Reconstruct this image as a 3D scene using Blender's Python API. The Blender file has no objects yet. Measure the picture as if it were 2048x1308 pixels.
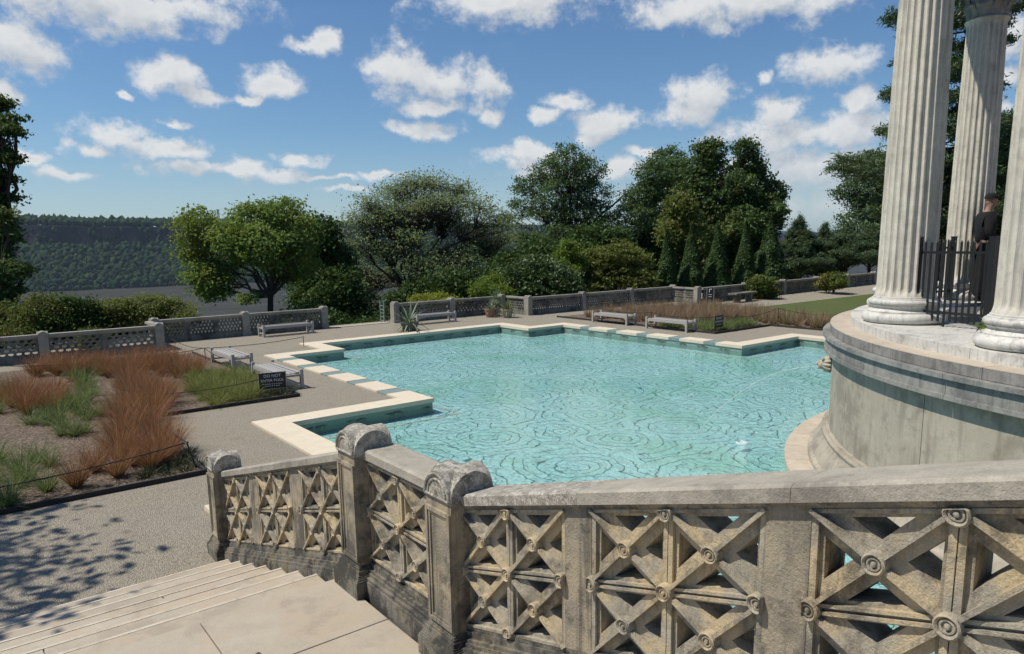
import bpy, math, random
import numpy as np
from mathutils import Vector, Matrix, noise as mnoise
R = math.radians
rnd = random.Random(7)
scene = bpy.context.scene
col = scene.collection

# ---------------------------------------------------------------- camera
FPX, CY = 1439.17, 720.77                      # focal length and principal row, in photo pixels (2048 wide)
PIT, ROL, AZ = 0.162885, -0.0152208, 0.9039995
EYE = Vector((0, 0, 3.1))
_F = Vector((math.cos(AZ), math.sin(AZ), 0)); _R = Vector((math.sin(AZ), -math.cos(AZ), 0)); _U = Vector((0, 0, 1))
CF = _F*math.cos(PIT) - _U*math.sin(PIT); _Up = _U*math.cos(PIT) + _F*math.sin(PIT)
CR = _R*math.cos(ROL) + _Up*math.sin(ROL); CU = _Up*math.cos(ROL) - _R*math.sin(ROL)
cam = bpy.data.cameras.new('camera'); camo = bpy.data.objects.new('camera', cam); col.objects.link(camo)
M3 = Matrix((CR, CU, -CF)).transposed().to_4x4(); M3.translation = EYE; camo.matrix_world = M3
cam.sensor_width = 36; cam.lens = FPX/2048*36; cam.shift_y = (CY-654)/2048
cam.clip_start = 0.05; cam.clip_end = 40000
scene.camera = camo
def ray(x, y): return CF + CR*((x-1024)/FPX) - CU*((y-CY)/FPX)
def at(x, y, d): return EYE + ray(x, y)*d            # point seen at photo pixel x, y at depth d metres
def onz(x, y, z):
    d = ray(x, y); return EYE + d*((z-EYE.z)/d.z)

# ---------------------------------------------------------------- light
SUN_AZ = Vector((-0.85, 0.53, 0)).normalized(); SUN_EL = R(58)
sun = bpy.data.lights.new('sun', 'SUN'); sun.energy = 3.9; sun.angle = R(0.53); sun.color = (1.0, 0.935, 0.82)
suno = bpy.data.objects.new('sun', sun); col.objects.link(suno)
sd = SUN_AZ*math.cos(SUN_EL) + Vector((0, 0, math.sin(SUN_EL)))
suno.rotation_euler = sd.to_track_quat('Z', 'Y').to_euler()
scene.view_settings.view_transform = 'Standard'; scene.view_settings.look = 'None'
scene.view_settings.exposure = 0.32; scene.view_settings.gamma = 1.0
scene.render.engine = 'CYCLES'
cy = scene.cycles
cy.max_bounces = 5; cy.diffuse_bounces = 2; cy.glossy_bounces = 2; cy.transparent_max_bounces = 8; cy.volume_bounces = 0
cy.transmission_bounces = 3
cy.caustics_reflective = False; cy.caustics_refractive = False

class NT:
    """tiny helper to write node trees"""
    def __init__(s, tree): s.t = tree
    def n(s, typ, ins=None, **props):
        nd = s.t.nodes.new(typ)
        for k, v in props.items(): setattr(nd, k, v)
        for k, v in (ins or {}).items():
            if isinstance(v, bpy.types.NodeSocket): s.t.links.new(v, nd.inputs[k])
            else: nd.inputs[k].default_value = v
        return nd
    def m(s, op, a, b=0.0, c=None, clamp=False):
        ins = {0: a, 1: b}
        if c is not None: ins[2] = c
        return s.n('ShaderNodeMath', ins, operation=op, use_clamp=clamp).outputs[0]
    def mix(s, f, a, b, blend='MIX'):
        nd = s.n('ShaderNodeMix', data_type='RGBA', blend_type=blend)
        for k, v in ((0, f), (6, a), (7, b)):
            if isinstance(v, bpy.types.NodeSocket): s.t.links.new(v, nd.inputs[k])
            elif k == 0: nd.inputs[k].default_value = v
            else: nd.inputs[k].default_value = (*v[:3], 1)
        return nd.outputs[2]
    def ss(s, x, a, b):                                # smoothstep a..b
        nd = s.n('ShaderNodeMapRange', {0: x, 1: a, 2: b}, interpolation_type='SMOOTHSTEP'); return nd.outputs[0]
    def lin(s, x, a, b, c=0.0, d=1.0): return s.n('ShaderNodeMapRange', {0: x, 1: a, 2: b, 3: c, 4: d}).outputs[0]
    def noise(s, vec, scale, detail=4, rough=0.55, **k):
        return s.n('ShaderNodeTexNoise', {'Vector': vec, 'Scale': scale, 'Detail': detail, 'Roughness': rough}, **k).outputs
    def vec(s, v, op, w): return s.n('ShaderNodeVectorMath', {0: v, 1: w}, operation=op).outputs[0]

# ---------------------------------------------------------------- world: sky with cumulus
world = bpy.data.worlds.new('World'); scene.world = world; world.use_nodes = True
W = NT(world.node_tree); world.node_tree.nodes.clear()
sky = W.n('ShaderNodeTexSky', sky_type='NISHITA', sun_disc=False, sun_elevation=SUN_EL, sun_rotation=math.atan2(SUN_AZ.x, SUN_AZ.y),
          altitude=50, air_density=1.1, dust_density=0.15, ozone_density=4.0)
skc = W.mix(1.0, sky.outputs[0], (0.78, 0.97, 1.12), 'MULTIPLY')
CL = [(250,15,235,48),(110,-20,180,40),(40,95,88,55),(335,150,72,42),(400,192,75,20),(258,190,22,8),(540,165,70,32),(500,190,40,15),(617,92,70,22),(790,140,75,55),(860,160,95,45),(975,160,50,52),
      (850,262,88,33),(235,262,85,26),(340,292,85,28),(180,292,45,16),(350,245,30,9),(440,338,150,22),(560,345,80,18),(600,312,55,24),(122,350,55,16),(65,315,35,18),(15,185,38,18),
      (760,345,75,15),(690,352,55,10),(1130,205,55,26),(1085,235,40,20),(1205,250,92,36),(985,228,22,25),(1060,312,140,28),(1110,345,120,24),(1010,12,200,42),(1500,10,280,42),(1400,192,85,48),(1370,225,70,35),
      (1660,132,100,42),(1533,152,24,14),(1560,222,60,35),(1560,270,160,42),(1700,262,120,42),(1725,205,50,30),(1640,335,220,60),(1680,410,180,45),(1320,385,130,28),(1240,340,60,30),(1480,345,80,50),
      (700,378,60,9),(2030,65,48,42),(1985,212,40,16),(650,80,40,22),(1290,305,50,18),(870,210,90,22),(640,352,60,9),(2000,150,60,30)]
grp = bpy.data.node_groups.new('cloud_field', 'ShaderNodeTree')
grp.interface.new_socket('Dir', in_out='INPUT', socket_type='NodeSocketVector')
grp.interface.new_socket('Density', in_out='OUTPUT', socket_type='NodeSocketFloat')
G = NT(grp); gi = grp.nodes.new('NodeGroupInput'); go = grp.nodes.new('NodeGroupOutput')
wn = G.noise(gi.outputs[0], 20, 4, 0.55)
warp = G.vec(G.vec(wn[1], 'SUBTRACT', (0.5, 0.5, 0.5)), 'MULTIPLY', (0.05, 0.05, 0.045))
pdir = G.vec(gi.outputs[0], 'ADD', warp)
cur = None
for (cx, cyy, rx, ry) in CL:
    c = ray(cx, cyy).normalized(); u = c.cross(Vector((0, 0, 1))).normalized(); v = u.cross(c).normalized()
    rot = Matrix((u, v, c)).transposed().to_euler()
    mp = G.n('ShaderNodeMapping', {'Vector': pdir, 'Location': c, 'Rotation': rot, 'Scale': (0.88*rx/FPX, 0.88*ry/FPX, 0.5)}, vector_type='TEXTURE')
    ln = G.n('ShaderNodeVectorMath', {0: mp.outputs[0]}, operation='LENGTH').outputs['Value']
    cur = ln if cur is None else G.m('MINIMUM', cur, ln)
n2 = G.noise(G.vec(gi.outputs[0], 'MULTIPLY', (1, 1, 1.3)), 26, 8, 0.64)
d0 = G.m('SUBTRACT', 1.04, cur)
dd = G.m('ADD', d0, G.m('MULTIPLY', G.m('SUBTRACT', n2[0], 0.5), 2.1))
grp.links.new(dd, go.inputs[0])
tc = W.n('ShaderNodeTexCoord').outputs['Generated']
ga = W.n('ShaderNodeGroup', {'Dir': tc}, node_tree=grp).outputs[0]
gb = W.n('ShaderNodeGroup', {'Dir': W.vec(tc, 'ADD', tuple(-CR*0.012 + Vector((0, 0, 0.022))))}, node_tree=grp).outputs[0]
mask = W.ss(ga, -0.05, 0.72)
lit = W.lin(W.m('SUBTRACT', ga, gb), -0.4, 0.7)
thick = W.ss(ga, 0.3, 1.5)
lit2 = W.m('ADD', W.m('MULTIPLY', lit, 0.75), W.m('MULTIPLY', W.m('SUBTRACT', 1.0, thick), 0.3), clamp=True)
ccol = W.mix(lit2, (4.6, 5.2, 6.0), (9.0, 9.1, 9.1))
sep = W.n('ShaderNodeSeparateXYZ', {0: tc}).outputs['Z']
low = W.ss(sep, -0.02, 0.11)
ccol = W.mix(W.m('MULTIPLY', W.m('SUBTRACT', 1.0, low), 0.75), ccol, skc)
ccol = W.mix(W.m('MULTIPLY', W.m('SUBTRACT', 1.0, low), 0.45), ccol, (6.5, 6.9, 7.4))
veil = W.m('MULTIPLY', W.ss(W.noise(W.vec(tc, 'MULTIPLY', (1, 1, 3.5)), 4.5, 5, 0.6)[0], 0.55, 0.9), 0.12)
skc = W.mix(W.m('MULTIPLY', W.m('SUBTRACT', 1.0, W.ss(sep, -0.02, 0.16)), 0.4), skc, (6.0, 7.0, 8.2))
skyc = W.mix(veil, skc, (5.2, 6.2, 7.4))
final = W.mix(W.m('MULTIPLY', mask, 0.96), skyc, ccol)
bg = W.n('ShaderNodeBackground', {'Color': final, 'Strength': 0.07})
wo = W.n('ShaderNodeOutputWorld'); world.node_tree.links.new(bg.outputs[0], wo.inputs[0])

# ---------------------------------------------------------------- object helpers
def tag(o, label=None, cat=None, group=None, kind=None):
    if label: o['label'] = label
    if cat: o['category'] = cat
    if group: o['group'] = group
    if kind: o['kind'] = kind
    return o
def thing(name, label, cat, loc=(0, 0, 0), rz=0.0, group=None):
    o = bpy.data.objects.new(name, None); col.objects.link(o); o.location = loc; o.rotation_euler = (0, 0, rz)
    o.empty_display_size = 0.1
    return tag(o, label, cat, group)
def shade(me, ang=None):
    me.polygons.foreach_set('use_smooth', [True]*len(me.polygons))
    if ang is not None:
        try: me.set_sharp_from_angle(angle=R(ang))
        except Exception: pass
def link(name, me, mat, parent=None, off=None):
    o = bpy.data.objects.new(name, me); col.objects.link(o)
    if mat and not me.materials: me.materials.append(mat)
    if parent:
        o.parent = parent
    if off is not None: o.location = off
    return o
class MB:
    worn = 0.0
    def __init__(s): s.v = []; s.f = []
    def add(s, vs, fs):
        b = len(s.v); s.v += [tuple(p) for p in vs]; s.f += [tuple(b+i for i in f) for f in fs]
    def box(s, a, b, fn=None):
        x0, y0, z0 = a; x1, y1, z1 = b
        vs = [(x0,y0,z0),(x1,y0,z0),(x1,y1,z0),(x0,y1,z0),(x0,y0,z1),(x1,y0,z1),(x1,y1,z1),(x0,y1,z1)]
        if fn: vs = [fn(*p) for p in vs]
        s.add(vs, [(0,3,2,1),(4,5,6,7),(0,1,5,4),(1,2,6,5),(2,3,7,6),(3,0,4,7)])
    def bar(s, p, q, w, h, up=Vector((0, 0, 1))):      # box beam from p to q
        p = Vector(p); q = Vector(q); d = (q-p).normalized()
        sx = d.cross(up)
        if sx.length < 1e-4: sx = d.cross(Vector((1, 0, 0)))
        sx.normalize(); sy = sx.cross(d)
        vs = []
        for c in (p, q):
            for (i, j) in ((-1,-1),(1,-1),(1,1),(-1,1)): vs.append(c + sx*(i*w/2) + sy*(j*h/2))
        s.add(vs, [(0,1,2,3),(7,6,5,4),(0,4,5,1),(1,5,6,2),(2,6,7,3),(3,7,4,0)])
    def tube(s, pts, rad, n=6, caps=True):
        pts = [Vector(p) for p in pts]; k = len(pts)
        if not hasattr(rad, '__len__'): rad = [rad]*k
        b = len(s.v); ref = Vector((0.13, 0.21, 1)).normalized(); vs = []
        for i, p in enumerate(pts):
            d = (pts[min(i+1, k-1)]-pts[max(i-1, 0)]).normalized()
            a = d.cross(ref)
            if a.length < 1e-3: a = d.cross(Vector((1, 0, 0)))
            a.normalize(); c = d.cross(a)
            for j in range(n):
                t = 2*math.pi*j/n; vs.append(p + a*(math.cos(t)*rad[i]) + c*(math.sin(t)*rad[i]))
        fs = [(i*n+j, i*n+(j+1)%n, (i+1)*n+(j+1)%n, (i+1)*n+j) for i in range(k-1) for j in range(n)]
        if caps: fs += [tuple(range(n))[::-1], tuple((k-1)*n+j for j in range(n))]
        s.add(vs, fs)
    def lathe(s, prof, c=(0, 0, 0), n=32, a0=0.0, a1=2*math.pi, fn=None):
        full = abs(a1-a0-2*math.pi) < 1e-6; m = n if full else n+1; vs = []
        for (r, z) in prof:
            for j in range(m):
                t = a0+(a1-a0)*j/n; vs.append((c[0]+r*math.cos(t), c[1]+r*math.sin(t), c[2]+z))
        if fn: vs = [fn(*p) for p in vs]
        fs = []
        for i in range(len(prof)-1):
            for j in range(n if full else n):
                j2 = (j+1) % m if full else j+1
                fs.append((i*m+j, i*m+j2, (i+1)*m+j2, (i+1)*m+j))
        s.add(vs, fs)
    def prism(s, poly, z0, z1, fn=None):
        n = len(poly); vs = [(x, y, z0) for x, y in poly]+[(x, y, z1) for x, y in poly]
        if fn: vs = [fn(*p) for p in vs]
        s.add(vs, [tuple(range(n))[::-1], tuple(range(n, 2*n))]+[(i, (i+1) % n, n+(i+1) % n, n+i) for i in range(n)])
    def arcblock(s, C, r0, r1, a0, a1, z0, z1, n):
        vs = []
        for j in range(n+1):
            t = a0+(a1-a0)*j/n; cs, sn = math.cos(t), math.sin(t)
            for (r, z) in ((r0,z0),(r1,z0),(r1,z1),(r0,z1)): vs.append((C[0]+r*cs, C[1]+r*sn, z))
        fs = []
        for j in range(n):
            a = j*4; b = a+4
            for i in range(4): fs.append((a+i, a+(i+1) % 4, b+(i+1) % 4, b+i))
        fs += [(3,2,1,0), (n*4, n*4+1, n*4+2, n*4+3)]
        s.add(vs, fs)
    def mesh(s, name, off=None, smooth=None):
        v = s.v
        if s.worn:
            v = [tuple(Vector(p)+mnoise.noise_vector(Vector(p)*14)*s.worn+mnoise.noise_vector(Vector(p)*51)*s.worn*0.6) for p in v]
        if off is not None:
            ox, oy, oz = off; v = [(a-ox, b-oy, c-oz) for a, b, c in v]
        me = bpy.data.meshes.new(name); me.from_pydata(v, [], s.f); me.update()
        if smooth is not None: shade(me, smooth)
        return me
    def part(s, name, mat, parent, smooth=None):       # vertices in world coordinates, parent unrotated
        L = parent.location.copy(); p = parent
        while p.parent: p = p.parent; L = L + p.location
        return link(name, s.mesh(name, L, smooth), mat, parent)
    def top(s, name, mat, smooth=None): return link(name, s.mesh(name, None, smooth), mat)
def local_part(name, mb, mat, parent, smooth=None): return link(name, mb.mesh(name, None, smooth), mat, parent)
def copy_tree(o, loc=None, rz=None, label=None, scale=None):
    c = o.copy(); col.objects.link(c)
    if loc is not None: c.location = loc
    if rz is not None: c.rotation_euler = (0, 0, rz)
    if scale is not None: c.scale = (scale, scale, scale) if not hasattr(scale, '__len__') else scale
    if label: c['label'] = label
    for ch in list(o.children):
        d = ch.copy(); col.objects.link(d); d.parent = c
        for g in list(ch.children):
            e = g.copy(); col.objects.link(e); e.parent = d
    return c

# ---------------------------------------------------------------- materials
def newmat(name):
    m = bpy.data.materials.new(name); m.use_nodes = True; m.node_tree.nodes.clear(); return m, NT(m.node_tree)
def out(N, surf):
    o = N.n('ShaderNodeOutputMaterial'); N.t.links.new(surf, o.inputs[0])
def obc(N): return N.n('ShaderNodeTexCoord').outputs['Object']
def world_pos(N): return N.n('ShaderNodeNewGeometry').outputs['Position']
def pbsdf(N, colr, rough, bump=None, bs=0.3, bd=0.02, spec=0.4, metal=0.0):
    ins = {'Base Color': colr if isinstance(colr, bpy.types.NodeSocket) else (*colr, 1), 'Roughness': rough, 'Specular IOR Level': spec, 'Metallic': metal}
    if bump is not None:
        ins['Normal'] = N.n('ShaderNodeBump', {'Strength': bs, 'Distance': bd, 'Height': bump}).outputs[0]
    return N.n('ShaderNodeBsdfPrincipled', ins).outputs[0]
def stone(name, c1, c2, dark, amt=0.5, scale=1.0, streak=0.0, lichen=None, bs=0.5, rough=0.85, warm=None, grain=60, isl=0.0, speck=0.0):
    m, N = newmat(name); P = world_pos(N)
    big = N.noise(P, 1.6*scale, 6, 0.65)[0]; med = N.noise(P, 7*scale, 6, 0.7)[0]; fine = N.noise(P, grain*scale, 4, 0.7)[0]
    base = N.mix(N.ss(med, 0.3, 0.7), c1, c2)
    if warm: base = N.mix(N.ss(N.noise(N.vec(P, 'ADD', (7, 3, 1)), 2.6*scale, 4, 0.5)[0], 0.42, 0.62), base, warm)
    if streak:
        sv = N.vec(P, 'MULTIPLY', (9*scale, 9*scale, 0.7)); st = N.noise(sv, 1.4, 5, 0.6)[0]
        base = N.mix(N.m('MULTIPLY', N.ss(st, 0.48, 0.72), streak), base, dark)
    stain = N.m('MULTIPLY', N.ss(N.m('ADD', N.m('MULTIPLY', big, 0.6), N.m('MULTIPLY', med, 0.4)), 0.60-0.21*amt, 0.71-0.21*amt), min(1.0, amt*1.3))
    base = N.mix(stain, base, dark)
    base = N.mix(N.m('MULTIPLY', N.ss(fine, 0.35, 0.75), 0.35), base, N.mix(0.5, base, dark))
    if lichen: base = N.mix(N.ss(N.noise(P, 9*scale, 7, 0.85)[0], 0.48, 0.56), base, lichen)
    if speck: base = N.mix(N.m('MULTIPLY', N.ss(N.noise(P, 95*scale, 3, 0.6)[0], 0.50, 0.58), speck), base, dark)
    if isl:
        ri = N.m('ADD', N.m('MULTIPLY', N.n('ShaderNodeNewGeometry').outputs['Random Per Island'], 0.55), N.m('MULTIPLY', N.n('ShaderNodeObjectInfo').outputs['Random'], 0.45))
        base = N.mix(N.m('MULTIPLY', ri, isl), base, N.mix(0.75, base, dark))
    h = N.m('ADD', N.m('MULTIPLY', fine, 0.5), med)
    out(N, pbsdf(N, base, rough, h, bs, 0.012)); return m
def simple(name, c, rough=0.6, var=0.25, scale=8, spec=0.4, bs=0.2, metal=0.0, streakdir=None):
    m, N = newmat(name); P = obc(N)
    if streakdir: P = N.vec(P, 'MULTIPLY', streakdir)
    n = N.noise(P, scale, 5, 0.6)[0]
    cc = N.mix(n, tuple(x*(1-var) for x in c), tuple(min(1, x*(1+var)) for x in c))
    out(N, pbsdf(N, cc, rough, n, bs, 0.01, spec, metal)); return m
def leafmat(name, c1, c2, c3=None, trans=0.35, scale=0.7, rough=0.55, spec=0.15):
    m, N = newmat(name); r = N.n('ShaderNodeNewGeometry').outputs['Random Per Island']; P = world_pos(N)
    cl = N.noise(P, scale, 3, 0.5)[0]
    cc = N.mix(r, c1, c2)
    if c3: cc = N.mix(N.m('MULTIPLY', N.ss(cl, 0.45, 0.65), 0.8), cc, c3)
    a = pbsdf(N, cc, rough, spec=spec)
    t = N.n('ShaderNodeBsdfTranslucent', {'Color': N.mix(0.35, cc, (0.16, 0.22, 0.02))}).outputs[0]
    out(N, N.n('ShaderNodeMixShader', {0: trans, 1: a, 2: t}).outputs[0]); return m

M = {}
M['stone'] = stone('weathered_limestone', (0.22,0.195,0.15), (0.37,0.32,0.24), (0.065,0.06,0.052), 0.6, 1.5, 0.65, bs=0.9, warm=(0.42,0.35,0.24), speck=0.15)
M['stone_lat'] = stone('lattice_limestone', (0.32,0.29,0.23), (0.50,0.44,0.335), (0.08,0.074,0.064), 0.52, 2.2, 0.55, bs=0.9, warm=(0.56,0.45,0.28), speck=0.12)
M['stone_cap'] = stone('coping_limestone', (0.31,0.285,0.235), (0.43,0.39,0.32), (0.11,0.10,0.088), 0.45, 1.4, 0, bs=0.7, speck=0.15)
M['stone_lich'] = stone('lichen_limestone', (0.28,0.255,0.21), (0.46,0.42,0.345), (0.07,0.065,0.056), 0.5, 2.4, 0, lichen=(0.60,0.56,0.48), bs=1.0, speck=0.65)
M['stone_base'] = stone('damp_limestone', (0.19,0.175,0.145), (0.33,0.30,0.24), (0.05,0.048,0.043), 0.72, 2.0, 0.7, bs=1.0, warm=(0.28,0.24,0.16), speck=0.45)
M['stone_far'] = stone('terrace_stone_shaded', (0.15,0.142,0.12), (0.26,0.245,0.205), (0.045,0.045,0.042), 0.62, 0.8, 0.5, bs=0.4)  # wall stone darkened so its colour carries the shade on the near faces
M['stone_farcap'] = stone('terrace_stone_lit', (0.26,0.245,0.205), (0.38,0.355,0.30), (0.10,0.097,0.088), 0.5, 0.8, 0.2, bs=0.4)  # lighter copy of the wall stone, painting in the lit rail tops
M['step'] = stone('step_limestone', (0.45,0.395,0.31), (0.56,0.495,0.395), (0.30,0.255,0.20), 0.5, 1.1, 0, speck=0.12, bs=0.35, rough=0.8, warm=(0.50,0.42,0.31), grain=90, isl=1.0)
M['nosing'] = stone('worn_step_edge', (0.48,0.425,0.34), (0.60,0.54,0.44), (0.30,0.26,0.205), 0.55, 2.0, 0, bs=0.4, grain=90)
M['coping'] = stone('pool_coping_stone', (0.62,0.54,0.41), (0.72,0.635,0.49), (0.50,0.425,0.325), 0.3, 1.2, 0, bs=0.12, rough=0.75, isl=0.4)
M['ring'] = stone('ring_coping_stone', (0.46,0.385,0.295), (0.58,0.51,0.41), (0.33,0.275,0.21), 0.45, 1.2, 0, bs=0.15, rough=0.7, isl=0.6)
M['drum'] = stone('drum_limestone', (0.41,0.37,0.295), (0.54,0.49,0.395), (0.21,0.185,0.145), 0.55, 0.9, 0.6, bs=0.35, warm=(0.42,0.375,0.30), isl=0.5)
M['cornice'] = stone('cornice_limestone', (0.24,0.235,0.215), (0.37,0.355,0.325), (0.10,0.10,0.097), 0.55, 1.1, 0.6, bs=0.4, isl=0.4)
M['marble'] = stone('white_marble', (0.58,0.56,0.51), (0.74,0.72,0.66), (0.13,0.127,0.12), 0.42, 2.0, 0.4, bs=0.3, rough=0.6, isl=0.3)
M['column'] = stone('fluted_marble', (0.50,0.465,0.39), (0.66,0.62,0.525), (0.26,0.245,0.21), 0.45, 1.0, 0.7, bs=0.3, rough=0.65)
M['iron'] = simple('black_iron', (0.012,0.013,0.013), 0.4, 0.3, 20)
M['wood'] = simple('weathered_teak', (0.36,0.345,0.32), 0.6, 0.35, 5, streakdir=(8, 1, 8))
M['bark'] = simple('bark', (0.045,0.038,0.03), 0.95, 0.5, 3, bs=0.8)
M['barkg'] = simple('grey_bark', (0.10,0.095,0.085), 0.95, 0.5, 3, bs=0.8)
M['terracotta'] = simple('terracotta', (0.30,0.17,0.11), 0.8, 0.3, 6)
M['stonepot'] = simple('cast_stone', (0.34,0.30,0.24), 0.85, 0.3, 6)
M['rope'] = simple('dark_rope', (0.02,0.02,0.022), 0.8, 0.3, 30)
M['edging'] = simple('dark_edging', (0.03,0.028,0.026), 0.9, 0.3, 10)
M['white'] = simple('white_paint', (0.7,0.7,0.68), 0.6, 0.05, 6)
M['signblack'] = simple('black_sign_board', (0.012,0.014,0.016), 0.35, 0.2, 6)
M['cloth'] = simple('shaded_black_cloth', (0.005,0.005,0.006), 0.9, 0.3, 12)  # dark cloth, blackened further to paint in the shade on the wearer
M['skin'] = simple('skin', (0.30,0.17,0.12), 0.55, 0.08, 12)
M['pink'] = simple('pink_cloth', (0.85,0.06,0.16), 0.7, 0.1, 12)
M['agave'] = leafmat('agave_leaf', (0.12,0.16,0.085), (0.20,0.25,0.15), trans=0.1, spec=0.5)
# gravel
m, N = newmat('gravel'); P = world_pos(N)
v = N.n('ShaderNodeTexVoronoi', {'Vector': P, 'Scale': 70.0}); f = N.noise(P, 26, 5, 0.75)[0]; b = N.noise(P, 0.5, 4, 0.6)[0]; md = N.noise(P, 3.2, 5, 0.7)[0]
c = N.mix(N.ss(v.outputs['Color'], 0.1, 0.9), (0.25,0.22,0.17), (0.42,0.375,0.30))
c = N.mix(N.m('MULTIPLY', N.ss(f, 0.35, 0.7), 0.6), c, (0.26,0.23,0.175)); c = N.mix(N.m('MULTIPLY', N.ss(b, 0.4, 0.65), 0.35), c, (0.33,0.30,0.25))
c = N.mix(N.m('MULTIPLY', N.ss(md, 0.5, 0.75), 0.3), c, (0.16,0.148,0.125))
out(N, pbsdf(N, c, 0.95, N.m('ADD', N.m('MULTIPLY', f, 1.5), v.outputs['Distance']), 0.8, 0.02, 0.2)); M['gravel'] = m
# mulch
m, N = newmat('mulch'); P = world_pos(N)
v = N.n('ShaderNodeTexVoronoi', {'Vector': N.vec(P, 'MULTIPLY', (1, 2.2, 1)), 'Scale': 24.0}); f = N.noise(P, 14, 5, 0.7)[0]
c = N.mix(N.ss(v.outputs['Color'], 0.1, 0.9), (0.10,0.075,0.055), (0.30,0.23,0.175)); c = N.mix(N.ss(f, 0.5, 0.75), c, (0.07,0.055,0.045))
out(N, pbsdf(N, c, 0.95, v.outputs['Distance'], 0.9, 0.04, 0.2)); M['mulch'] = m
# lawn
m, N = newmat('lawn'); P = world_pos(N)
f = N.noise(P, 30, 5, 0.8)[0]; b = N.noise(P, 0.6, 4, 0.6)[0]
c = N.mix(f, (0.05,0.075,0.025), (0.125,0.15,0.05)); c = N.mix(N.m('MULTIPLY', N.ss(b, 0.4, 0.7), 0.5), c, (0.12,0.13,0.045))
out(N, pbsdf(N, c, 0.95, f, 0.8, 0.05, 0.2)); M['lawn'] = m
m, N = newmat('hillside_soil'); P = world_pos(N)
f = N.noise(P, 0.6, 6, 0.75)[0]
out(N, pbsdf(N, N.mix(f, (0.02,0.035,0.012), (0.06,0.08,0.03)), 1.0, f, 1.0, 0.5, 0.1)); M['soil'] = m
# pool floor mosaic with wavy rings round scattered centres
m, N = newmat('pool_mosaic'); P = obc(N)
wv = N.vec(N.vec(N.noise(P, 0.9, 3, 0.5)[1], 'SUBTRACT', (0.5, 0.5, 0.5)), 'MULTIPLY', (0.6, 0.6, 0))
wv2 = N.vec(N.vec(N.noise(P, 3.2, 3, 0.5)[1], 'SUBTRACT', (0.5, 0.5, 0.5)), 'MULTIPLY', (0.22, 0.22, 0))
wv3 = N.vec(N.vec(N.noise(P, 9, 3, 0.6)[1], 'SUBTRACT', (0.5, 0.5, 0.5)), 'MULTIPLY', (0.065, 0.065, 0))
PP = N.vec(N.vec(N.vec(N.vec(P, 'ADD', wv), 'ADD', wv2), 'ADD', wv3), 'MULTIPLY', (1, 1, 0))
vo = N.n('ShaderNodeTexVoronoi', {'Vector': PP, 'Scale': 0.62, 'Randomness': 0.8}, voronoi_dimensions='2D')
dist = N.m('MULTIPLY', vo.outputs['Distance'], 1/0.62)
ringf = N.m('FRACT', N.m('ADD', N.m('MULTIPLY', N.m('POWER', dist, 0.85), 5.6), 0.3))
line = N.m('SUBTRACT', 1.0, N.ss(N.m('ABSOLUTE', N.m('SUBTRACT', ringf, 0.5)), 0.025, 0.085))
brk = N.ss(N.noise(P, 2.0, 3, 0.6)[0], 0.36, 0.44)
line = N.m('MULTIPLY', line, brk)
tile = N.noise(P, 16, 4, 0.8)[0]; big = N.noise(P, 0.35, 3, 0.5)[0]  # fine noise: tile tones, with ripple light painted in as mottling
ca = N.mix(tile, (0.34,0.56,0.56), (0.64,0.88,0.90)); ca = N.mix(N.m('MULTIPLY', N.ss(big, 0.45, 0.62), 0.7), ca, (0.33,0.60,0.50)); ca = N.mix(N.m('MULTIPLY', N.ss(N.noise(P, 0.45, 3, 0.5)[0], 0.5, 0.66), 0.6), ca, (0.42,0.66,0.72))  # green and blue patches paint the water's reflections into the floor colour
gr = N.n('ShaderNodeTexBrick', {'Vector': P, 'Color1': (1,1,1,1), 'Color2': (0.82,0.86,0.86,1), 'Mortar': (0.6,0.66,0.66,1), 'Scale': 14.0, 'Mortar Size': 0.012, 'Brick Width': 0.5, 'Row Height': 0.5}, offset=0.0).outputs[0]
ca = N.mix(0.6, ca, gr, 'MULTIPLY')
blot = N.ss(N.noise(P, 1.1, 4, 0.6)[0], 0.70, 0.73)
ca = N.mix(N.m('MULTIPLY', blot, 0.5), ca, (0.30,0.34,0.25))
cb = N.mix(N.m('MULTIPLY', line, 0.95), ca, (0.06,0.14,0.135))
out(N, pbsdf(N, cb, 0.6, spec=0.2)); M['mosaic'] = m
# pool wall tile with a frieze of dark fish-like marks
m, N = newmat('pool_wall_tile'); P = obc(N); xyz = N.n('ShaderNodeSeparateXYZ', {0: P}).outputs
run = N.m('ADD', xyz[0], xyz[1])
cell = N.m('SUBTRACT', N.m('FRACT', N.m('MULTIPLY', run, 1.25)), 0.5)
zz = N.m('ADD', xyz[2], 0.135)
zw = N.m('ADD', zz, N.m('MULTIPLY', N.m('SUBTRACT', N.noise(P, 7, 2, 0.5)[0], 0.5), 0.08))
el = N.m('ADD', N.m('POWER', N.m('MULTIPLY', N.m('ABSOLUTE', cell), 3.6), 2.0), N.m('POWER', N.m('MULTIPLY', N.m('ABSOLUTE', zw), 40.0), 2.0))
fish = N.m('MULTIPLY', N.m('SUBTRACT', 1.0, N.ss(el, 0.7, 1.2)), N.ss(N.noise(P, 9, 2, 0.5)[0], 0.3, 0.45))
c = N.mix(N.noise(P, 25, 3, 0.7)[0], (0.14,0.23,0.20), (0.28,0.38,0.33))
c = N.mix(N.m('MULTIPLY', fish, 0.85), c, (0.05,0.06,0.05))
out(N, pbsdf(N, c, 0.4)); M['walltile'] = m
M['inlay'] = simple('teal_inlay_tile', (0.19,0.255,0.235), 0.6, 0.5, 30)
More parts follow.
